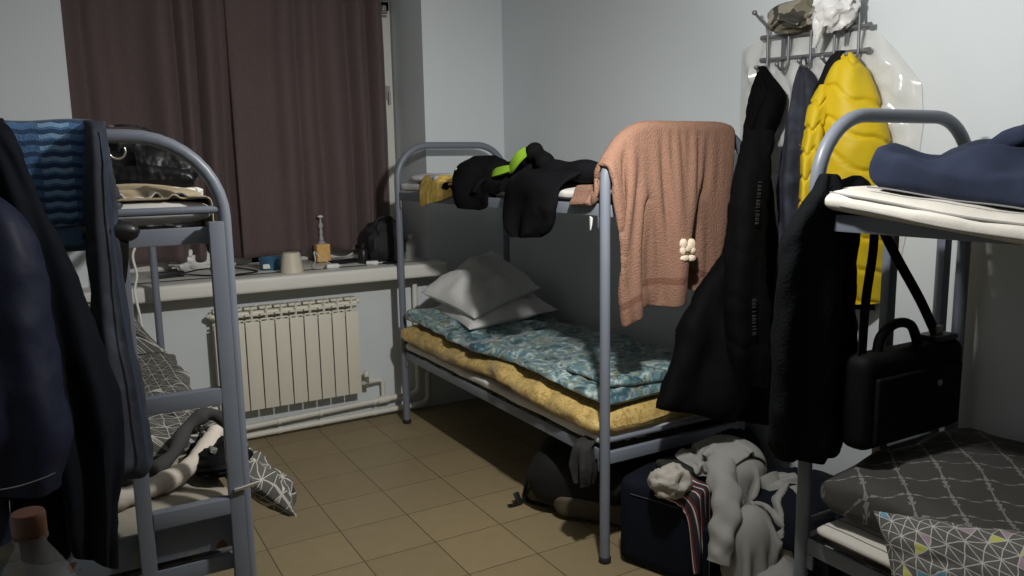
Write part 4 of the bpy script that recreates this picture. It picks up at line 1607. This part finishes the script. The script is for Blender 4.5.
m = slab(1.752, 2.43, -.1, 1.385, .530, .665, wave=.012, seed=3.9, sq=4.2, top=moro_top, ny=90, n=72, endr=.075)
tag(m.build('duvet', moro), 'dark grey duvet with a pale lattice print folded on the lower right bunk', 'duvet')
m = cushion([(1.70, 1.165, .635), (1.66, 1.075, .49), (1.80, .62, .49), (1.93, .70, .68)], .12, seed=7.7, wr=.014, pinch=.02)
tag(m.build('pillow', trim_), 'grey pillow with white triangle print at the bottom right on the dark duvet', 'pillow')
bl = mat('faded blue cotton', (.028, .048, .095), .85, .15, 8., bump=.3, bscale=24, bdist=.006)
rows = [(2.10, 1.515, .50, 2.36, 1.515, .52, .02), (2.06, 1.53, .44, 2.38, 1.53, .46, .03), (2.05, 1.53, .33, 2.38, 1.53, .33, .03), (2.07, 1.53, .20, 2.36, 1.53, .20, .02)]
tag(hang(rows, seed=1.7, amp=.016, folds=3, wr=.010, n=44, m=30).build('blue_shirt', bl), 'blue cloth hanging over the end rail of the lower right bunk', 'shirt')

# ------------------------------------------------------------------ heap of bags and clothes on the floor
navyb = mat('navy canvas', (.0045, .0065, .0125), .85, .15, 12., bump=.3, bscale=160, bdist=.001, spec=.2)
seam_n = mat('grey blue seam thread', (.06, .065, .08), .8, .1)
du = thing('duffel_bag', 'navy canvas holdall with pale seams on the floor by the bed post', 'bag', (1.98, 2.15, 0))
RZ = Matrix.Translation((1.985, 2.17, 0)) @ Matrix.Rotation(math.radians(20), 4, 'Z')
MB().box((-.21, -.16, .004), (.21, .16, .345), .05, 4, RZ).build('bag_body', navyb, du)
MB().box((-.17, -.195, .02), (.02, -.155, .22), .02, 3, RZ).build('side_pocket', navyb, du)
for a, b in (((-.165, -.199, .215), (.01, -.199, .215)), ((-.19, -.163, .30), (.19, -.163, .30)), ((-.165, -.199, .03), (-.165, -.199, .21)), ((.055, -.166, .03), (.055, -.166, .29)), ((-.213, -.10, .29), (-.213, .1, .29)), ((-.19, -.163, .05), (-.19, -.163, .29))):
    MB().tube([RZ @ Vector(a), RZ @ Vector(b)], .0016, 6).build('seam', seam_n, du)
m = MB().tube([RZ @ Vector(p) for p in spline([(-.1, -.17, .25), (-.09, -.19, .33), (0, -.15, .40), (.09, -.19, .33), (.1, -.17, .25)])], .011, 10)
m.build('carry_handle', navyb, du)
hp = blob((2.30, 1.86, .15), (.22, .26, .17), 3.8, .16, 1.5, 40, 28, flat=.003, sq=2.6)
tag(hp.build('navy_jacket', navyb), 'dark navy jacket in a heap on the floor beside the right bunk post', 'jacket')
bk = blob((2.33, 2.42, .20), (.17, .22, .22), 8.8, .12, 1.5, 36, 26, flat=.003, sq=3.)
tag(bk.build('black_sack', bagk), 'black bag against the wall beneath the hanging black coat', 'bag')
m = MB().box((1.89, 2.07, .352), (2.14, 2.22, .385), .014, 3)
tag(m.build('folded_trousers', mat('dark olive cloth', (.020, .020, .017), .9, .2, bump=.4, bscale=60)), 'dark olive folded trousers on top of the navy holdall', 'trousers')


def pinstripe_extra(nt, tc, col):
    x, y, z = sep(nt, tc.outputs['UV'])
    e = math_n(nt, 'FRACT', math_n(nt, 'DIVIDE', x, .036))
    a = mix_col(nt, math_n(nt, 'LESS_THAN', e, .16), col, (.55, .48, .46))
    return mix_col(nt, math_n(nt, 'LESS_THAN', math_n(nt, 'ABSOLUTE', math_n(nt, 'SUBTRACT', e, .3)), .07), a, (.22, .03, .035))


pin_m = mat('striped shirt cotton', (.022, .018, .022), .85, .1, 10., bump=.2, bscale=30, extra=pinstripe_extra)
duf = c_box((1.78, 2.00, 0), (2.19, 2.34, .355), .006)


def rot_box(Mx, lo, hi, r):
    Mi = np.array(Mx.inverted())
    Mf = np.array(Mx)
    bx = c_box(lo, hi, r)

    def f(p):
        q = p @ Mi[:3, :3].T + Mi[:3, 3]
        h = bx(q)
        if h.any():
            p[h] = q[h] @ Mf[:3, :3].T + Mf[:3, 3]
        return h
    return f


DUF = [rot_box(RZ, (-.21, -.165, 0), (.21, .16, .35), .004), c_box((1.89, 2.07, .35), (2.14, 2.22, .387), .004), c_ell((2.30, 1.86, .15), (.235, .275, .19)), c_floor(.006)]
X, R = sheet(1.80, 1.97, 1.76, 2.12, 24, 48, .42, jit=.02, seed=3, squash=.95, rot=.30)
c = Cloth(X, R, bend=.2)
c.run(30, DUF, mu=.8)
mb_ = c.mb()
tag(mb_.build('striped_shirt', pin_m, solid=.004, sub=1, uv=c.uv()), 'dark shirt with white and red stripes on the navy holdall', 'shirt')
DUF2 = DUF + [c_ell((1.93, 1.98, .33), (.10, .10, .05))]
creamc = mat('cream grey cotton', (.38, .355, .31), .9, .08, 10., bump=.4, bscale=26, bdist=.006)
m = blob((1.80, 2.03, .385), (.070, .062, .055), 9.3, .20, 1.05, 44, 30)
tag(m.build('cream_shirt', creamc), 'small crumpled cream cloth on the left of the navy holdall', 'cloth')
grey_j = mat('light grey jersey', (.29, .284, .265), .92, .08, 14., bump=.25, bscale=90, bdist=.002)


def sleeve(pts, r0, r1, seed, flat=.72, fold=.005):
    """limp sleeve along pts with cross creases"""
    P_ = spline(pts, 12)
    rg = []
    nn = None
    for i, p in enumerate(P_):
        d = (P_[min(i + 1, len(P_) - 1)] - P_[max(i - 1, 0)]).normalized()
        up_ = Vector((0, 0, 1)) if abs(d.z) < .95 else Vector((0, 1, 0))
        s = d.cross(up_).normalized()
        n_ = s.cross(d)
        t = i / (len(P_) - 1)
        r = r0 + (r1 - r0) * t
        ring = []
        for k in range(28):
            a = 2 * PI * k / 28
            q = p + s * (math.cos(a) * r) + n_ * (math.sin(a) * r * flat)
            e = fold * (math.sin(i * .75 + 2 * math.sin(a + seed) + seed) + .7 * math.sin(3 * a + i * .25 + seed)) + .007 * fbm(q.x * 14 + seed, q.y * 14, q.z * 14, 3)
            q += (s * math.cos(a) + n_ * math.sin(a)) * e * min(1, 6 * (1 - t) + .4)
            ring.append(q)
        rg.append(ring)
    return MB().loft(rg)


hd_ = thing('sweatshirt', 'light grey jersey sweatshirt thrown over the heap of bags', 'sweatshirt', (2.1, 2.0, .1))
X, R = sheet(1.80, 2.36, 1.54, 2.28, 50, 64, .50, jit=.075, seed=12, squash=.56, rot=-.3)
X[..., 0] += .02
X[..., 1] += .02
X[..., 2] -= .45 * np.maximum(0, 1.92 - X[..., 1])
c = Cloth(X, R, bend=.13)
c.run(40, DUF2 + [c_ell((2.13, 2.06, .36), (.12, .12, .085)), c_ell((2.02, 1.86, .18), (.10, .08, .12))], mu=.8, selfr=.017)
c.mb().build('sweatshirt_body', grey_j, hd_, solid=.006, sub=1)
sleeve([(2.03, 2.02, .40), (1.96, 1.92, .335), (1.90, 1.865, .235), (1.86, 1.85, .14)], .058, .042, 1.2).build('sleeve', grey_j, hd_)
sleeve([(2.20, 1.96, .33), (2.20, 1.84, .22), (2.12, 1.765, .12), (1.98, 1.75, .065), (1.86, 1.78, .05)], .062, .040, 3.4).build('sleeve', grey_j, hd_)
X, R = sheet(1.98, 2.30, 1.94, 2.24, 30, 30, .56, jit=.10, seed=21, squash=.58)
c = Cloth(X, R, bend=.2)
c.run(32, DUF2 + [c_ell((2.13, 2.06, .37), (.125, .125, .095))], mu=.85, selfr=.016)
c.mb().build('hood', grey_j, hd_, solid=.007, sub=1)

# backpack under the bed
olive = mat('black olive pack cloth', (.003, .003, .0028), .85, .2, 10., bump=.3, bscale=110, bdist=.001)
tan = mat('tan pack panel', (.085, .068, .048), .75, .15, 10., bump=.3, bscale=110, bdist=.001)
bp_ = thing('backpack', 'dark backpack with tan side panel lying under the lower bunk', 'backpack', (1.93, 2.68, 0))
RB = Matrix.Translation((1.95, 2.70, .0)) @ Matrix.Rotation(math.radians(38), 4, 'Z') @ Matrix.Rotation(math.radians(-14), 4, 'Y')
m = slab(-.17, .17, -.26, .26, .045, .31, wave=.02, seed=4.4, sq=2.8, endr=.12)
m.v = [tuple(RB @ Vector(p)) for p in m.v]
m.v = [(p[0], p[1], max(.004, p[2])) for p in m.v]
m.build('pack_body', olive, bp_)
m = slab(-.185, -.145, -.24, .12, .06, .16, wave=.008, seed=1.4, sq=2.4, endr=.05)
m.v = [tuple(RB @ Vector(p)) for p in m.v]
m.build('side_panel', tan, bp_)
ribbon([(1.80, 2.80, .20), (1.74, 2.86, .10), (1.70, 2.88, .03), (1.66, 2.88, .012), (1.62, 2.885, .008)], .022, .004, 'pack_strap', olive, bp_, (.3, 1, 0))
ribbon([(1.84, 2.90, .25), (1.76, 2.93, .12), (1.72, 2.90, .02), (1.75, 2.82, .01), (1.80, 2.76, .01)], .022, .004, 'pack_strap', olive, bp_, (1, .3, 0))
m = MB().bar((1.672, 2.87, .012), (1.668, 2.90, .055), .028, .010)
m.build('strap_buckle', blk, bp_)
# ------------------------------------------------------------------ left bunk: upper bedding and bag
def rust_extra(nt, tc, col):
    n = node(nt, 'ShaderNodeTexNoise')
    n.inputs['Scale'].default_value = 9
    n.inputs['Detail'].default_value = 6
    nt.links.new(tc.outputs['Object'], n.inputs['Vector'])
    a = mix_col(nt, math_n(nt, 'GREATER_THAN', n.outputs[0], .60), col, (.10, .045, .02))
    return mix_col(nt, math_n(nt, 'LESS_THAN', n.outputs[0], .40), a, (.20, .20, .19))


def check_extra(nt, tc, col):
    x, y, z = sep(nt, tc.outputs['Object'])
    e = math_n(nt, 'MINIMUM', math_n(nt, 'FRACT', math_n(nt, 'DIVIDE', x, .06)), math_n(nt, 'FRACT', math_n(nt, 'DIVIDE', y, .06)))
    return mix_col(nt, math_n(nt, 'LESS_THAN', e, .05), col, (.2, .2, .2))


LB = bed_left
worn = mat('worn blue-grey paint', (.14, .165, .205), .5, .1, 8., extra=lambda nt, tc, col: rust_extra(nt, tc, col))
m = MB().box((-.30, 2.196, .462), (.355, 2.210, .555), .004)
m.build('end_panel', worn, LB)
MB().tube([(.352, 2.148, .642), (.372, 2.148, .644), (.418, 2.15, .650)], .0055, 10).build('latch_pin', mat('bright metal', (.7, .68, .62), .25, .02, metallic=.9), LB)
t = thing('thin_mattress', 'off white thin mattress on the upper left bunk under the black bag', 'mattress', (0, 3.2, 1.363))
slab(-.315, .362, 2.245, 4.14, 1.363, 1.425, wave=.010, seed=6.2).build('mattress_body', offwhite, t)
check_m = mat('white checked cotton', (.58, .57, .53), .85, .06, bump=.2, bscale=20, bdist=.008,
              extra=lambda nt, tc, col: check_extra(nt, tc, col))
X, R = sheet(-.16, .40, 2.24, 2.62, 44, 34, 1.48, jit=.08, seed=14, squash=.70)
X[..., 0] += .02
UPL = [c_box((-.315, 2.245, 1.30), (.365, 4.14, 1.428), .004), c_capsules([(-.3, 2.215, 1.401), (.37, 2.215, 1.401)], .018), c_box((-.33, 2.19, 1.30), (.40, 2.235, 1.36), .004),
       c_capsules([(.376, 2.215, 1.2), (.376, 2.215, 1.5)], .026)]
c = Cloth(X, R, bend=.12)
c.run(30, UPL, mu=.75, selfr=.015)
tag(c.mb().build('checked_sheet', check_m, solid=.006, sub=1), 'crumpled white checked sheet at the near end of the upper left bunk', 'sheet')
beige = mat('beige cotton', (.36, .29, .19), .85, .12, 10., bump=.3, bscale=24, bdist=.006)
X, R = sheet(.00, .50, 2.22, 2.64, 40, 34, 1.52, jit=.09, seed=17, squash=.56, rot=.2)
c = Cloth(X, R, bend=.12)
c.run(28, UPL + [c_ell((.2, 2.42, 1.43), (.17, .12, .032))], mu=.75, selfr=.015)
tag(c.mb().build('beige_shirt', beige, solid=.006, sub=1), 'beige cloth crumpled on the white checked sheet of the upper left bunk', 'cloth')
gloss = mat('black glossy nylon', (.005, .005, .0055), .35, .2, 10., bump=.8, bscale=9, bdist=.03, spec=.25)
t = thing('sports_bag', 'black glossy nylon bag on the upper left bunk with a metal ring', 'bag', (.15, 2.72, 1.43))
m = slab(-.20, .365, 2.52, 2.92, 1.428, 1.565, wave=.04, seed=3.4, sq=3.4, endr=.05, top=lambda ex, y: .05 * (1 - ex) * .5 + .02 * fbm(ex * 2, y * 5, 2, 2))
m.build('bag_body', gloss, t)
slab(.02, .365, 2.49, 2.53, 1.44, 1.52, wave=.01, seed=1.4, sq=3., endr=.015).build('end_pocket', gloss, t)
ribbon([(.06, 2.60, 1.58), (.14, 2.60, 1.63), (.22, 2.62, 1.637), (.27, 2.64, 1.62), (.29, 2.66, 1.56)], .022, .006, 'carry_strap', gloss, t, (0, 1, 0))
ribbon([(.22, 2.515, 1.61), (.225, 2.50, 1.54), (.225, 2.49, 1.46)], .028, .005, 'webbing', gloss, t, (1, 0, 0))
MB().tube(arc((.155, 2.335, 1.558), .020, PI * .85, 2.15 * PI, (1, 0, 0), (0, 0, 1), 16), .0028, 8).build('metal_ring', mat('bright metal', (.7, .68, .62), .25, .02, metallic=.9), t)
ribbon([(.10, 2.36, 1.585), (.16, 2.345, 1.572), (.10, 2.45, 1.60), (.02, 2.56, 1.62)], .03, .006, 'ring_strap', gloss, t, (0, 0, 1))

# clothes over the near end of the left bunk
def over_bar(x0, x1, zf, zb, yb, zc, r, seed, wav=.008, nx=44, flare=0.):
    """cloth hanging both sides of a bar along x at (yb, zc)"""
    path = []
    n1 = 26
    for k in range(n1):
        path.append((yb - r, zf + (zc - zf) * k / n1, 1 - k / n1))
    for k in range(9):
        a = PI - PI * k / 8
        path.append((yb + r * math.cos(a), zc + r * math.sin(a), 0))
    for k in range(1, 12):
        path.append((yb + r, zc + (zb - zc) * k / 11, 0))
    P = np.zeros((nx, len(path), 3))
    for i in range(nx):
        u = i / (nx - 1)
        for j, (y, z, t) in enumerate(path):
            x = x0 + (x1 - x0) * u - flare * t * u
            w_ = wav * t * (math.sin(x * 46 + seed + t) + .6 * math.sin(x * 23 + 2 * seed)) + .004 * fbm(x * 12, z * 10, seed, 2)
            P[i, j] = (x + .004 * fbm(z * 9, seed, u, 2), y - abs(w_) * (1 if j < 30 else 0), z + .003 * math.sin(x * 30))
    return MB().grid(P)


def sweater_extra(nt, tc, col):
    x, y, z = sep(nt, tc.outputs['Object'])
    b = math_n(nt, 'FRACT', math_n(nt, 'DIVIDE', math_n(nt, 'ADD', z, math_n(nt, 'MULTIPLY', math_n(nt, 'SINE', math_n(nt, 'MULTIPLY', x, 160.)), .0016)), .0265))
    t_ = math_n(nt, 'LESS_THAN', b, .42)
    out = mix_col(nt, t_, col, (.024, .055, .125))
    ad = math_n(nt, 'ABSOLUTE', math_n(nt, 'SUBTRACT', x, .075))
    zig = math_n(nt, 'MULTIPLY', math_n(nt, 'LESS_THAN', ad, .032), math_n(nt, 'GREATER_THAN', b, .62))
    return mix_col(nt, zig, out, (.21, .36, .55))


swm = mat('blue striped knit', (.07, .16, .32), .9, .1, 30., bump=.8, bscale=200, bdist=.003, extra=sweater_extra, sheen=.2)
hemm = mat('plain blue rib knit', (.11, .215, .39), .9, .1, 30., bump=.6, bscale=160, bdist=.003, sheen=.2)
LZ = 1.588
sw = thing('sweater', 'blue striped knit sweater hung over the end of the left bunk', 'sweater', (-.06, 2.18, 1.33))
over_bar(-.235, .100, 1.376, 1.36, 2.215, LZ, .036, .5, .004, flare=.012).build('sweater_body', swm, sw, solid=.012)
P = np.zeros((40, 8, 3))
for i in range(40):
    for j in range(8):
        x = -.22 + (.308 - .006 * j / 7) * i / 39
        P[i, j] = (x, 2.176 + .002 * (i % 2), 1.378 - .052 * j / 7)
MB().grid(P).build('hem_band', hemm, sw, solid=.012)

jn = thing('jeans', 'dark blue jeans hung beside the blue sweater on the left bunk', 'jeans', (.09, 2.12, .75))
JEANS[0] = (.078, 2.215, 1.629, .127, 2.215, 1.627, .03)
JEANS[1] = (.077, 2.175, 1.60, .126, 2.175, 1.60, .05)
hang(JEANS, folds=2, amp=.008, seed=1.9, wr=.006, lump=.008).build('trouser_leg', denim, jn)
pts = [(r[3] - .016, r[1] - r[6] * .97 - .002, (r[2] + r[5]) / 2) for r in JEANS[1:8]]
pts = [(p[0], p[1] - .004, p[2]) for p in pts]
ribbon(pts, .007, .004, 'outer_seam', mat('worn seam denim', (.05, .07, .11), .85, .3, 60.), jn, (1, 0, 0))
dkcloth = mat('dark blue-black cloth', (.0035, .005, .0085), .85, .2, 8., bump=.3, bscale=40, bdist=.003, spec=.2)
tw_ = thing('work_trousers', 'dark blue-black trousers slung across the blue sweater on the left bunk', 'trousers', (.0, 2.05, .55))
hang(TROUSER, folds=3, amp=.014, seed=4.9, wr=.008, lump=.014).build('trouser_leg', dkcloth, tw_)
rows = [(-.16, 2.21, 1.635, -.09, 2.215, 1.632, .03), (-.15, 2.13, 1.56, -.06, 2.12, 1.56, .04), (-.16, 2.09, 1.40, -.07, 2.07, 1.40, .04), (-.17, 2.08, 1.1, -.04, 2.06, 1.1, .045), (-.15, 2.07, .75, -.04, 2.05, .75, .04), (-.14, 2.07, .62, -.05, 2.05, .60, .03)]
hang(rows, folds=2, amp=.012, seed=7.9, wr=.008, lump=.014).build('trouser_leg', dkcloth, tw_)
njm = mat('navy nylon jacket', (.009, .012, .030), .6, .12, 6., bump=.35, bscale=14, bdist=.012, spec=.3)
nj = thing('windbreaker', 'navy nylon jacket hanging at the left edge before the left bunk', 'jacket', (-.15, 1.95, .82))
hang(NAVYJ, folds=3, amp=.014, seed=3.1, wr=.008, lump=.022, m=70).build('sleeve', njm, nj)
rows = [(-.36, 2.14, 1.66, -.20, 2.18, 1.64, .03), (-.42, 2.06, 1.60, -.18, 2.08, 1.58, .07), (-.45, 2.02, 1.4, -.16, 2.03, 1.4, .08), (-.46, 2.01, 1.0, -.15, 2.02, 1.0, .08), (-.44, 2.0, .72, -.15, 2.01, .70, .06)]
hang(rows, folds=3, amp=.016, seed=2.1, wr=.008, lump=.02).build('jacket_body', njm, nj)
m = MB()
rings = []
zc_ = .855
for q, z in ((-.20, .874), (-.16, .872), (-.12, .872), (-.08, .878), (-.05, .886)):
    m_p = (q, 1.842 - .004, z)
    rings.append(m_p)
ribbon(rings, .0016, .002, 'cuff_stitching', stitch, nj, (0, 0, 1))
vest = mat('charcoal quilted cloth', (.022, .026, .034), .6, .15, 20., bump=.5, bscale=30, bdist=.008)
vj = thing('quilted_vest', 'charcoal quilted vest edge with snaps between the jeans and the black bag', 'vest', (.12, 2.24, 1.37))
rows = [(.085, 2.235, 1.61, .118, 2.235, 1.61, .022), (.085, 2.26, 1.57, .126, 2.26, 1.565, .02), (.08, 2.262, 1.50, .138, 2.262, 1.50, .02), (.08, 2.262, 1.43, .150, 2.262, 1.43, .02), (.08, 2.262, 1.375, .156, 2.262, 1.372, .02)]
hang(rows, folds=1, amp=.003, seed=3.3, wr=.004, quilt=.006, qh=.045, n=36, m=40).build('vest_front', vest, vj)
for z in (1.53, 1.45):
    MB().lathe((.128, 2.236, z), [(0, -.003), (.005, -.002), (.006, .002), (0, .004)], 12, Matrix.Rotation(PI / 2, 3, 'X')).build('snap_button', MATS['bright metal'], vj)
pch = thing('black_pouch', 'rounded black padded pouch hanging under the end tube by the ladder', 'pouch', (.13, 2.13, 1.25))
m = MB().tube([(.05, 2.128, 1.362), (.09, 2.128, 1.364), (.13, 2.128, 1.362), (.155, 2.128, 1.360), (.168, 2.128, 1.358), (.174, 2.128, 1.356)], [.018, .024, .025, .024, .017, .006], 18)
m.build('pouch_top', mat('black moulded rubber', (.012, .012, .013), .35, .1), pch)
rows = [(.07, 2.13, 1.355, .150, 2.13, 1.353, .014), (.07, 2.13, 1.31, .146, 2.13, 1.31, .016), (.072, 2.13, 1.265, .142, 2.13, 1.262, .016), (.08, 2.13, 1.235, .135, 2.13, 1.235, .01)]
hang(rows, amp=.003, n=30, m=20).build('pouch_body', bagk, pch)

# lower left bunk
tag(slab(-.312, .362, 2.225, 4.14, .447, .605, wave=.014, seed=8.2, sq=4.).build('thick_mattress', mat('dotted cream ticking', (.34, .31, .25), .9, .12, 40., bump=.2, bscale=18, bdist=.008)),
    'worn cream mattress on the lower left bunk behind the ladder rung', 'mattress')
tri2 = mat('grey triangle print blanket', (.085, .082, .072), .85, .15, 8., bump=.35, bscale=14, bdist=.012, extra=tri_extra(.042, (.42, .41, .37), [(.55, .54, .48), (.03, .03, .03)], .035))
tri3 = mat('grey triangle print flap', (.085, .082, .072), .85, .15, 8., bump=.35, bscale=14, bdist=.012, extra=tri_extra(.042, (.42, .41, .37), [(.55, .54, .48), (.03, .03, .03)], .035, True))
bk2 = thing('triangle_blanket', 'grey blanket with white triangle print spilling over the lower left bunk', 'blanket', (.1, 3.2, .60))


def bl_top(ex, y):
    return .03 * fbm(ex * 2, y * 4, 3.3, 3) + .04 * math.exp(-((y - 3.75) / .2) ** 2)


slab(-.32, .415, 2.62, 4.02, .595, .665, wave=.03, seed=2.2, sq=3., top=bl_top, ny=80).build('blanket_top', tri2, bk2)
cushion([(.34, 2.76, .67), (.33, 2.36, .69), (.575, 2.40, .41), (.60, 2.60, .375)], .10, seed=5.1, wr=.03, pinch=.03).build('hanging_corner', tri3, bk2)
m = MB().tube(spline([(.06, 2.40, .625), (.16, 2.42, .635), (.24, 2.50, .655), (.30, 2.60, .70), (.37, 2.62, .725), (.43, 2.56, .70)], 7), [.022 + .004 * math.sin(i * .8) for i in range(36)], 14)
m.build('turned_edge', mat('dark grey fleece', (.045, .045, .044), .95, .2, 20., bump=.5, bscale=80), bk2)
m = MB().tube(spline([(-.20, 2.262, .625), (-.06, 2.275, .625), (.06, 2.285, .628), (.16, 2.31, .635), (.25, 2.36, .645), (.33, 2.46, .668), (.375, 2.54, .69)], 8),
              [.028 + .003 * math.sin(i * .5) + .0015 * math.sin(i * 1.9) for i in range(49)], 18)
tag(m.build('cream_blanket', mat('cream fleece', (.60, .54, .46), .95, .06, 10., bump=.5, bscale=40, bdist=.006)), 'rolled cream blanket edge on the lower left bunk above the rung', 'blanket')
tag(blob((.36, 2.44, .645), (.085, .13, .04), 2.7, .2, 1.4, flat=.608).build('dark_hollow_fill', bagk), 'black lump added to darken the hollow under the grey triangle blanket', 'cloth')  # black lump added to stand for the shade inside the blanket's hollow
m = cushion([(-.22, 4.06, .93), (.255, 4.10, .90), (.375, 3.78, .70), (-.20, 3.72, .70)], .10, seed=4.4, wr=.012)
tag(m.build('pillow', tri2), 'grey triangle print pillow leaning at the far end of the lower left bunk', 'pillow')

# bottle in the foreground, on a small table just below the picture
wood = mat('brown table wood', (.16, .10, .06), .5, .2, 6.)
tb = thing('side_table', 'small brown wooden side table under the plastic bottle', 'table', (-.12, .88, 0))
MB().box((-.37, .66, .805), (.06, 1.02, .832), .006).build('table_top', wood, tb)
for x in (-.34, .03):
    for y in (.69, .99):
        MB().box((x - .018, y - .018, 0), (x + .018, y + .018, .805), .004).build('leg', wood, tb)
pet = mat('clear bottle plastic', (.5, .5, .49), .08, .0, alpha=.10, bump=.5, bscale=38, bdist=.006, spec=1.)
capm = mat('brown bottle cap', (.085, .036, .02), .5, .08)
bt = thing('plastic_bottle', 'clear plastic bottle with brown screw cap in the left foreground', 'bottle', (-.0525, .90, .833))
BX, BY, BZ = -.0525, .90, .833
prof = [(0, .004), (.030, 0), (.040, .004), (.045, .018), (.045, .06), (.043, .07), (.045, .08), (.043, .105), (.045, .115), (.0455, .17), (.0455, .21), (.044, .228), (.039, .248), (.031, .268), (.021, .286), (.0145, .297), (.0135, .304), (.0165, .305), (.0165, .308), (.0128, .309), (.0125, .322)]
MB().lathe((BX, BY, BZ), prof, 36).build('bottle_body', pet, bt)
capr = []
m = MB()
for z, r in ((.3105, .0150), (.3115, .0155), (.330, .0155), (.3335, .0145), (.3345, 0.0)):
    capr.append([Vector((BX + (r + (.0004 if k % 2 and r > .0148 else 0)) * math.cos(2 * PI * k / 60), BY + (r + (.0004 if k % 2 and r > .0148 else 0)) * math.sin(2 * PI * k / 60), BZ + z)) for k in range(60)])
m.loft(capr)
m.build('screw_cap', capm, bt)
MB().lathe((BX, BY, BZ + .3085), [(.0125, 0), (.0158, .0003), (.0158, .0016), (.0125, .0018)], 40).build('cap_ring', capm, bt)
# ------------------------------------------------------------------ light
def lamp(name, loc, power, size, color=(1, .98, .95)):
    l = bpy.data.lights.new(name, 'POINT')
    l.energy = power
    l.shadow_soft_size = size
    l.color = color
    o = bpy.data.objects.new(name, l)
    COL.objects.link(o)
    o.location = loc
    return o


LAMP = (1.22, 1.50, 2.06)
lamp('hanging_bulb', LAMP, 50, .045)
l = bpy.data.lights.new('added_back_spot', 'SPOT')  # spot added at the bulb's place to brighten the back wall; no real fitting
l.energy = 94
l.spot_size = math.radians(112)
l.spot_blend = 1.
l.shadow_soft_size = .045
l.color = (1, .97, .93)
o = bpy.data.objects.new('added_back_spot', l)
COL.objects.link(o)
o.location = LAMP
o.rotation_euler = (Vector((1.35, 4.3, .3)) - Vector(LAMP)).to_track_quat('-Z', 'Y').to_euler()
w = bpy.data.worlds.new('night')
SC.world = w
w.use_nodes = True
w.node_tree.nodes['Background'].inputs[0].default_value = (.5, .6, .75, 1)
w.node_tree.nodes['Background'].inputs[1].default_value = .02
vs = SC.view_settings
vs.view_transform = 'Standard'
vs.look = 'None'
vs.exposure = 0
vs.gamma = 1
vs.use_curve_mapping = False
